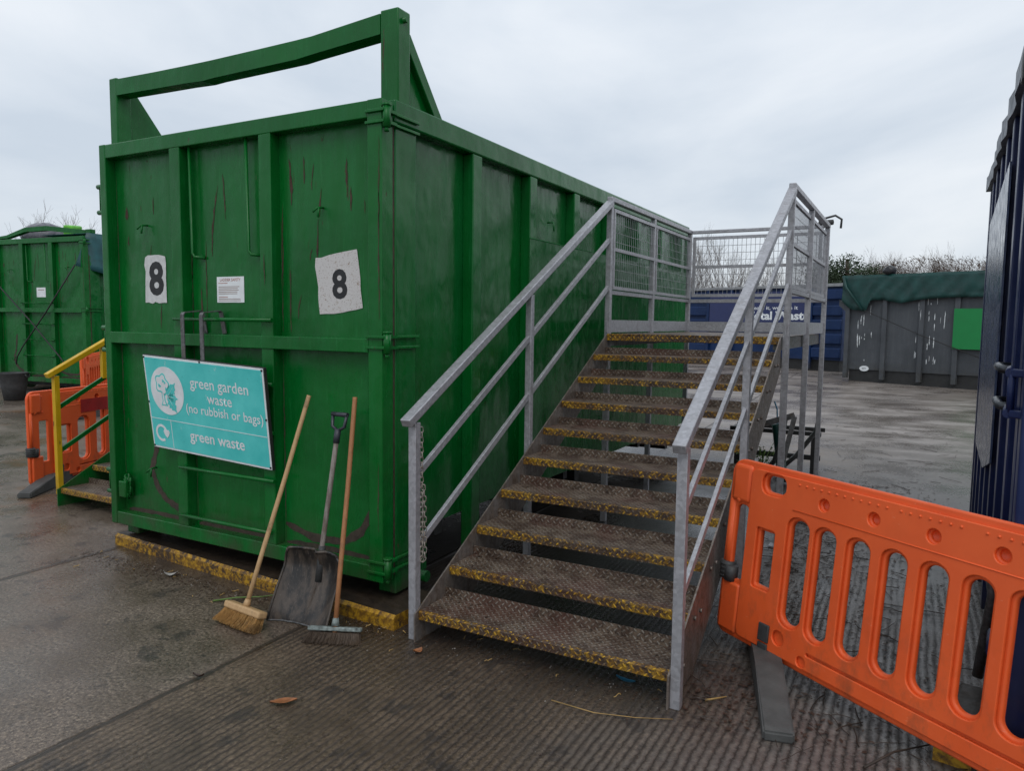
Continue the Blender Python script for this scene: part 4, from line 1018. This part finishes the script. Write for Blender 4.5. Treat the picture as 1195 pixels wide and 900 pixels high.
# ------------------------------------------------------------------ distant blue skip
bs = thing('roll_off_skip', 'long blue skip with white lettering behind the step platform', 'skip', (.69, 20.33, .24), (0, 0, math.atan2(-2.15, 4.87)), 'blue skips')
b = MB(); b.box((-8.5, .06, .42), (-.02, 2.5, 2.62)); b.build('body', M['blue2'], bs)
MB().box((-8.4, .15, .0), (-.1, 2.4, .419)).build('base_frame', M['black'], bs)
for x0, x1 in ((-.95, -.02), (-8.5, -4.85)):
    b = MB()
    for z in (.48, .90, 1.32, 1.74, 2.22): b.box((x0, -.02, z), (x1, .058, z+.31), None, .045)
    b.build('pressed_panel', M['blue2'], bs)
for x in (-1.05, -3.9, -4.85, -6.5): MB().box((x, -.035, .15), (x+.11, .058, 2.60), None, .01).build('side_rib', M['blue2'], bs)
MB().box((-8.5, -.05, 2.60), (.02, .07, 2.69), None, .01).build('top_rail', plain('grey_rail', (.24, .25, .26), .5), bs)
MB().box((-4.70, -.048, 1.30), (-1.10, -.036, 2.50)).build('sign_board', plain('navy_board', (.02, .03, .11), .4, 0, .1), bs)
b = MB(); b.addmesh(text_mesh('you create it, we take it', 2.12, .15, .01), Matrix.Translation((-2.46, -.052, 1.975))); b.addmesh(text_mesh('Total Waste', 2.20, .27, .035), Matrix.Translation((-2.10, -.052, 1.745))); b.build('lettering', M['white'], bs, False)

# ------------------------------------------------------------------ trestle behind the steps, with odds and ends
t = thing('trestle', 'low dark metal trestle standing behind the galvanised steps', 'trestle', (0, 0, 0))
b = MB(); b.box((.72, 5.58, .455), (1.72, 5.62, .50)); b.box((.85, 5.58, .18), (1.72, 5.62, .235)); b.build('side_frame', M['black'], t)
for x in (.78, 1.62):
    MB().box((x, 5.575, .0), (x+.07, 5.625, .50)).build('leg', M['black'], t)
    MB().box((x, 5.98, .0), (x+.05, 6.02, .48)).build('leg', M['black'], t)
MB().box((.72, 5.98, .455), (1.72, 6.02, .50)).build('side_frame', M['black'], t); MB().box((.74, 5.62, .46), (.78, 5.98, .495)).build('cross_bar', M['black'], t)
for lab, pts, r_, m_ in (('grey pipe leaning from the ground against the rear step post', [(1.28, 5.35, .03), (1.50, 5.3, .26), (1.70, 5.22, .55), (1.72, 5.21, .66)], .025, M['galv_dark']),
        ('dark hose curving down behind the steps onto the ground', [(1.45, 4.8, .72), (1.42, 4.8, .5), (1.34, 4.85, .25), (1.18, 4.95, .06), (1.0, 5.05, .03)], .022, M['rubber'])):
    tag(MB().tube(pts, r_, None, 8).build('pipe', m_), lab, 'pipe')
b = MB(); b.bar((1.46, 3.3, .84), (1.73, 3.32, .94), .05, .012, None, 0, side=(0, 0, 1)); b.bar((1.73, 3.32, .93), (1.62, 3.3, .36), .04, .01, None, 0, side=(1, 0, 0)); tag(b.build('bent_flat_bar', M['galv_dark']), 'bent dark metal strip propped behind the side of the steps', 'metal strip')
b = MB(); b.tube([(1.30, 5.0, .88), (1.33, 5.0, .80), (1.34, 5.0, .62)], .008, M['cyan'], 6); b.tube([(1.33, 5.0, .64), (1.34, 5.0, .60), (1.41, 5.0, .10), (1.42, 5.0, .02)], .052, M['tarp'], 10); tag(b.build('rolled_sheet', None), 'dark green roll hung by a blue cord behind the steps', 'roll')
w_ = thing('weed', 'small leafy weed growing behind the steps', 'plant', (1.12, 5.45, 0)); b = MB(); s2 = MB(); rd = random.Random(2)
for i in range(26):
    a = rd.uniform(0, 2*PI); L_ = rd.uniform(.12, .5); tip = Vector((math.cos(a)*L_*.7, math.sin(a)*L_*.4, rd.uniform(.05, .42)))
    s2.tube([(0, 0, 0), tip*.5+Vector((0, 0, .05)), tip], .003, None, 3)
    for k in range(7):
        p = tip*rd.uniform(.4, 1.05); d = Vector((rd.uniform(-1, 1), rd.uniform(-1, 1), rd.uniform(-.3, .6))).normalized()*.028; e_ = d.cross(Vector((rd.random(), rd.random(), 1))).normalized()*.012
        b.quad([p-d, p+e_, p+d, p-e_])
b.build('leaves', M['weed'], w_, False); s2.build('stems', M['weed'], w_)

# ------------------------------------------------------------------ small things on the ground
def leafobj(label, c, L_, wd, rot, m, name='fallen_leaf', cat='leaf', curl=.012):
    b = MB(); n = 8; rows = []
    for i in range(n+1):
        t_ = i/n; ww = wd*math.sin(PI*min(.96, max(.04, t_)))**.8; x = (t_-.5)*L_; z = .006+curl*(2*t_-1)**2
        rows.append([b.bm.verts.new((x, -ww/2, z+.010)), b.bm.verts.new((x, 0, z)), b.bm.verts.new((x, ww/2, z+.008))])
    for a, c_ in zip(rows, rows[1:]):
        for k in range(2): f = b.bm.faces.new((a[k], a[k+1], c_[k+1], c_[k])); f.smooth = True
    o = b.build(name, m, None, False); o.location = (c[0], c[1], .002); o.rotation_euler = (0, 0, rot); return tag(o, label, cat)
leafobj('single orange brown leaf on the grooved concrete in the foreground', (.22, -.97), .115, .052, .75, M['leafb'], curl=.003)
leafobj('brown leaf lying by the foot of the left newel post', (.44, -.27), .055, .05, 1.2, M['leafb'])
leafobj('dark curled leaf on the joint left of the orange leaf', (-.30, -1.0), .06, .02, .3, M['litter'])
leafobj('white plastic scrap beside the yellow beam under the skip', (-1.62, -.17), .085, .05, .7, M['grit'], 'plastic_scrap', 'litter', .02)
leafobj('blue plastic wrapper lying under the bottom tread', (1.47, -.03), .10, .035, -.1, M['cyan'], 'plastic_wrapper', 'litter')
def stick(label, pts, r, m, name='stick'):
    tag(MB().tube(pts, r, None, 5, r*.5).build(name, m), label, 'stick')
stick('long pale straw stem in front of the right newel post', [(1.24, -.36, .008), (1.45, -.37, .012), (1.62, -.31, .008), (1.76, -.24, .006)], .0025, M['straw'], 'straw_stem')
stick('short yellow straw just right of the right newel post', [(1.84, -.01, .006), (1.92, .06, .012)], .006, M['straw'], 'straw_stem')
stick('dark stick on the ground under the orange barrier', [(2.50, -.22, .01), (2.60, -.08, .03), (2.74, .10, .012)], .006, M['twig'])
stick('green stalk trailing from the yellow beam by the pale broom', [(-1.02, -.33, .01), (-.92, -.24, .02), (-.78, -.17, .03), (-.66, -.10, .05)], .006, M['weed'], 'plant_stalk')
def litter_field(name, label, m, n, fn, size, seed, flat=False, kinds='leaf'):
    b = MB(); rd = random.Random(seed)
    for i in range(n):
        x, y = fn(rd)
        z = hgt(x, y)+.003; a = rd.uniform(0, 2*PI); L_ = size*rd.uniform(.4, 1.3)
        if kinds == 'leaf':
            d = Vector((math.cos(a), math.sin(a), rd.uniform(-.1, .25)))*L_/2; e_ = Vector((-math.sin(a), math.cos(a), rd.uniform(-.2, .3)))*L_*.25; p = Vector((x, y, z+L_*.12))
            b.quad([p-d, p+e_, p+d, p-e_])
        elif kinds == 'twig':
            L_ *= 1; p = Vector((x, y, z+.003)); d = Vector((math.cos(a), math.sin(a), 0)); e_ = Vector((-math.sin(a), math.cos(a), 0)); q_ = [p]
            for k in range(4): p = p+d*L_/4+e_*rd.uniform(-.2, .2)*L_/4; q_.append(p+Vector((0, 0, rd.uniform(0, .008))))
            b.tube(q_, rd.uniform(.0012, .003), None, 4, cap=False)
        else:
            s_ = L_; vv = [b.bm.verts.new((x+rd.uniform(-1, 1)*s_, y+rd.uniform(-1, 1)*s_, z+rd.uniform(0, 1)*s_)) for _ in range(4)]
            for tri in ((0, 1, 2), (0, 2, 3), (0, 3, 1), (1, 3, 2)): b.bm.faces.new([vv[k] for k in tri])
    tag(b.build(name, m, None, kinds != 'leaf'), label, None, None, 'stuff')
def near_beam(rd): x = rd.uniform(-2.6, 1.7); return x, (-.10+.0*x) - abs(rd.gauss(0, .10)) if x < .2 else rd.gauss(-.05, .16)
def right_side(rd): return 1.75+abs(rd.gauss(0, .55)), rd.uniform(-.2, 5.5)
def everywhere(rd): return rd.uniform(-3.5, 3.0), rd.uniform(-2.2, .0)
def far_right(rd): return rd.uniform(1.2, 3.2), rd.uniform(2, 13)
litter_field('leaf_litter', 'rotting leaf litter beside the steps and under the barrier', M['litter'], 2600, right_side, .032, 1)
litter_field('twig_litter', 'dark twigs scattered on the wet ground right of the steps', M['twig'], 380, right_side, .16, 2, kinds='twig')
litter_field('twig_litter', 'dark twigs and needles on the yard behind the barrier', M['twig'], 90, far_right, .22, 9, kinds='twig')
litter_field('debris', 'dark garden debris along the yellow beam and under the steps', M['litter'], 1500, near_beam, .018, 3)
litter_field('debris', 'thin bits of stalk along the foot of the skip', M['straw'], 45, near_beam, .035, 4, kinds='twig')
litter_field('grit', 'pale grit along the foot of the yellow beam and steps', M['grit'], 420, near_beam, .0040, 5, kinds='grit')
litter_field('grit', 'scattered pale grit over the foreground concrete', M['grit'], 90, everywhere, .0035, 6, kinds='grit')
litter_field('debris', 'scattered dark crumbs over the foreground concrete', M['litter'], 160, everywhere, .012, 7)
# leaf bits lying on the treads
b = MB(); rd = random.Random(8)
for k in range(10):
    for i in range(34 if k > 3 else 22):
        y = -.14+k*.2931+(.255-abs(rd.gauss(0, .07)) if rd.random() < .7 else rd.uniform(.04, .24)); y = max(y, -.14+k*.2931+.04); y = min(y, -.14+k*.2931+.25); x = rd.uniform(.38, 1.68) if rd.random() < .6 else .40+abs(rd.gauss(0, .12)); a = rd.uniform(0, 6.28); L_ = rd.uniform(.006, .017)
        p = Vector((x, y, .1609*(k+1)+.005)); d = Vector((math.cos(a), math.sin(a), .15))*L_; e_ = Vector((-math.sin(a), math.cos(a), .2))*L_*.5; b.quad([p-d, p+e_, p+d, p-e_])
tag(b.build('leaf_litter', M['litter'], None, False), 'wet leaf crumbs lying on the step treads', None, None, 'stuff')

# ------------------------------------------------------------------ trees
def bare_tree(name, label, cat, group, loc, H, m, seed, spread=.5, depth=4, nst=1, r0=.09, up=.25, kids=3):
    t = thing(name, label, cat, (loc[0], loc[1], hgt(loc[0], loc[1])-.05), group=group); tr = MB(); cr_ = MB(); rd = random.Random(seed)
    def grow(p, d, L_, r, lev):
        q_ = [p]; dd = d.copy()
        for k in range(3):
            dd = (dd+Vector((rd.uniform(-1, 1), rd.uniform(-1, 1), rd.uniform(-.3, 1)*up))*.18).normalized(); p = p+dd*L_/3; q_.append(p)
        (tr if lev == 0 else cr_).tube(q_, r, None, 6 if lev == 0 else 3, r*.6, cap=False)
        if lev >= depth: return
        for i in range(kids+(1 if rd.random() < .5 else 0)):
            a = rd.uniform(0, 2*PI); nd = (dd+Vector((math.cos(a), math.sin(a), rd.uniform(-.1, .5)))*spread*rd.uniform(.6, 1.3)).normalized()
            grow(q_[rd.choice((1, 2, 3, 3))], nd, L_*rd.uniform(.58, .82), r*.55, lev+1)
    for i in range(nst):
        a = rd.uniform(0, 2*PI); d = Vector((math.cos(a)*.25, math.sin(a)*.25, 1)) if nst > 1 else Vector((rd.uniform(-.05, .05), 0, 1))
        grow(Vector((rd.uniform(-.3, .3), rd.uniform(-.3, .3), 0)) if nst > 1 else Vector((0, 0, 0)), d.normalized(), H*.36, r0, 0)
    tr.build('trunk', m, t); cr_.build('crown', m, t); return t
hg = 'bare brown scrub behind the skips'
ords = ['first', 'second', 'third', 'fourth', 'fifth', 'sixth', 'seventh', 'eighth', 'ninth', 'tenth', 'eleventh', 'twelfth', 'thirteenth', 'fourteenth', 'fifteenth', 'sixteenth', 'seventeenth', 'eighteenth', 'nineteenth', 'twentieth', 'twenty-first', 'twenty-second', 'twenty-third', 'twenty-fourth']
protos = [bare_tree('bare_shrub', '', 'shrub', hg, (0, 0, 0), 4.6, M['barkr'], 40+i, .40, 5, 6, .04, .9, 3) for i in range(3)]
rd = random.Random(33)
for i in range(24):
    x = .9+i*.40; o = protos[i] if i < 3 else copy_tree(protos[i % 3])
    o['label'] = ords[i]+' bare reddish brown shrub from the left in the row behind the tarpaulined grey skip'
    y = 36.2+rd.uniform(-1.2, 1.2); o.location = (x, y, hgt(x, y)-.05); sc_ = rd.uniform(.92, 1.16); o.scale = (sc_*.9, sc_*.9, sc_*.90); o.rotation_euler = (0, 0, rd.uniform(0, 6.28))
hb = 'bare trees behind the blue skip'
protos = [bare_tree('bare_tree', '', 'tree', hb, (0, 0, 0), 5.4, M['barkp'], 70+i, .36, 5, 2, .05, .8, 3) for i in range(2)]
for i, (x, y) in enumerate(((-8.0, 36.4), (-7.3, 35), (-6.6, 36.5), (-5.9, 35.5), (-5.1, 36.6), (-3.5, 36.2), (-2.7, 35.2), (-1.9, 36.4))):
    o = protos[i] if i < 2 else copy_tree(protos[i % 2]); sc_ = (1.05, .92, 1.1, .9, .8, .78, .9, .7)[i]
    o['label'] = ords[i]+' pale leafless tree from the left in the row behind the lettered blue skip'; o.location = (x, y, hgt(x, y)-.05); o.scale = (sc_, sc_, sc_); o.rotation_euler = (0, 0, i*1.3)
bare_tree('bare_tree', 'leafless tree rising beyond the distant green skip at far left', 'tree', None, (-28.2, 14.6, 0), 5.0, M['bark'], 91, .5, 5, 3, .07, .35, 3)
# evergreen
ev = thing('evergreen_tree', 'dark rounded evergreen beyond the blue and grey skips', 'tree', (-.35, 34.2, .6)); ev.scale = (1.18, 1.18, 1.30); MB().tube([(0, 0, 0), (.1, 0, 1.5), (0, .1, 3.2)], .18, None, 8, .06).build('trunk', M['bark'], ev)
b = MB(); rd = random.Random(4)
for i in range(22000):
    cl = rd.randrange(26); rc = random.Random(cl); a = rc.uniform(0, 2*PI); rr = rc.uniform(.1, 1.15); cc = Vector((math.cos(a)*rr, math.sin(a)*rr, 1.2+rc.uniform(0, 2.35-rr*.9)))
    v = Vector((rd.gauss(0, 1), rd.gauss(0, 1), rd.gauss(0, 1))).normalized()*rd.uniform(.25, .62); p = cc+v
    d = Vector((rd.uniform(-1, 1), rd.uniform(-1, 1), rd.uniform(-1, 1))).normalized()*.042; e_ = d.cross(Vector((rd.uniform(-1, 1), rd.uniform(-1, 1), 1))).normalized()*.024
    b.quad([p-d, p+e_, p+d, p-e_])
b.build('crown', M['ever'], ev, False)
# low bank of scrub far off that closes the view behind the yard
b = MB(); rd = random.Random(9)
for i in range(60000):
    x = rd.uniform(-70, 60) if i % 2 else rd.uniform(0, 20); y = 44+rd.uniform(-2, 2); z = hgt(x, y)+rd.random()**1.2*(2.5+(2.1 if 0 < x < 22 else 0)+.6*noise.noise(Vector((x*.15, 0, 0))))
    d = Vector((rd.uniform(-1, 1), rd.uniform(-.3, .3), rd.uniform(.1, 1))).normalized()*rd.uniform(.05, .15); e_ = Vector((.012, 0, .010)); p = Vector((x, y, z)); b.quad([p-d, p+e_, p+d, p-e_])
tag(b.build('scrub', M['barkr'], None, False), 'low brown scrub closing the far side of the yard', None, None, 'stuff')
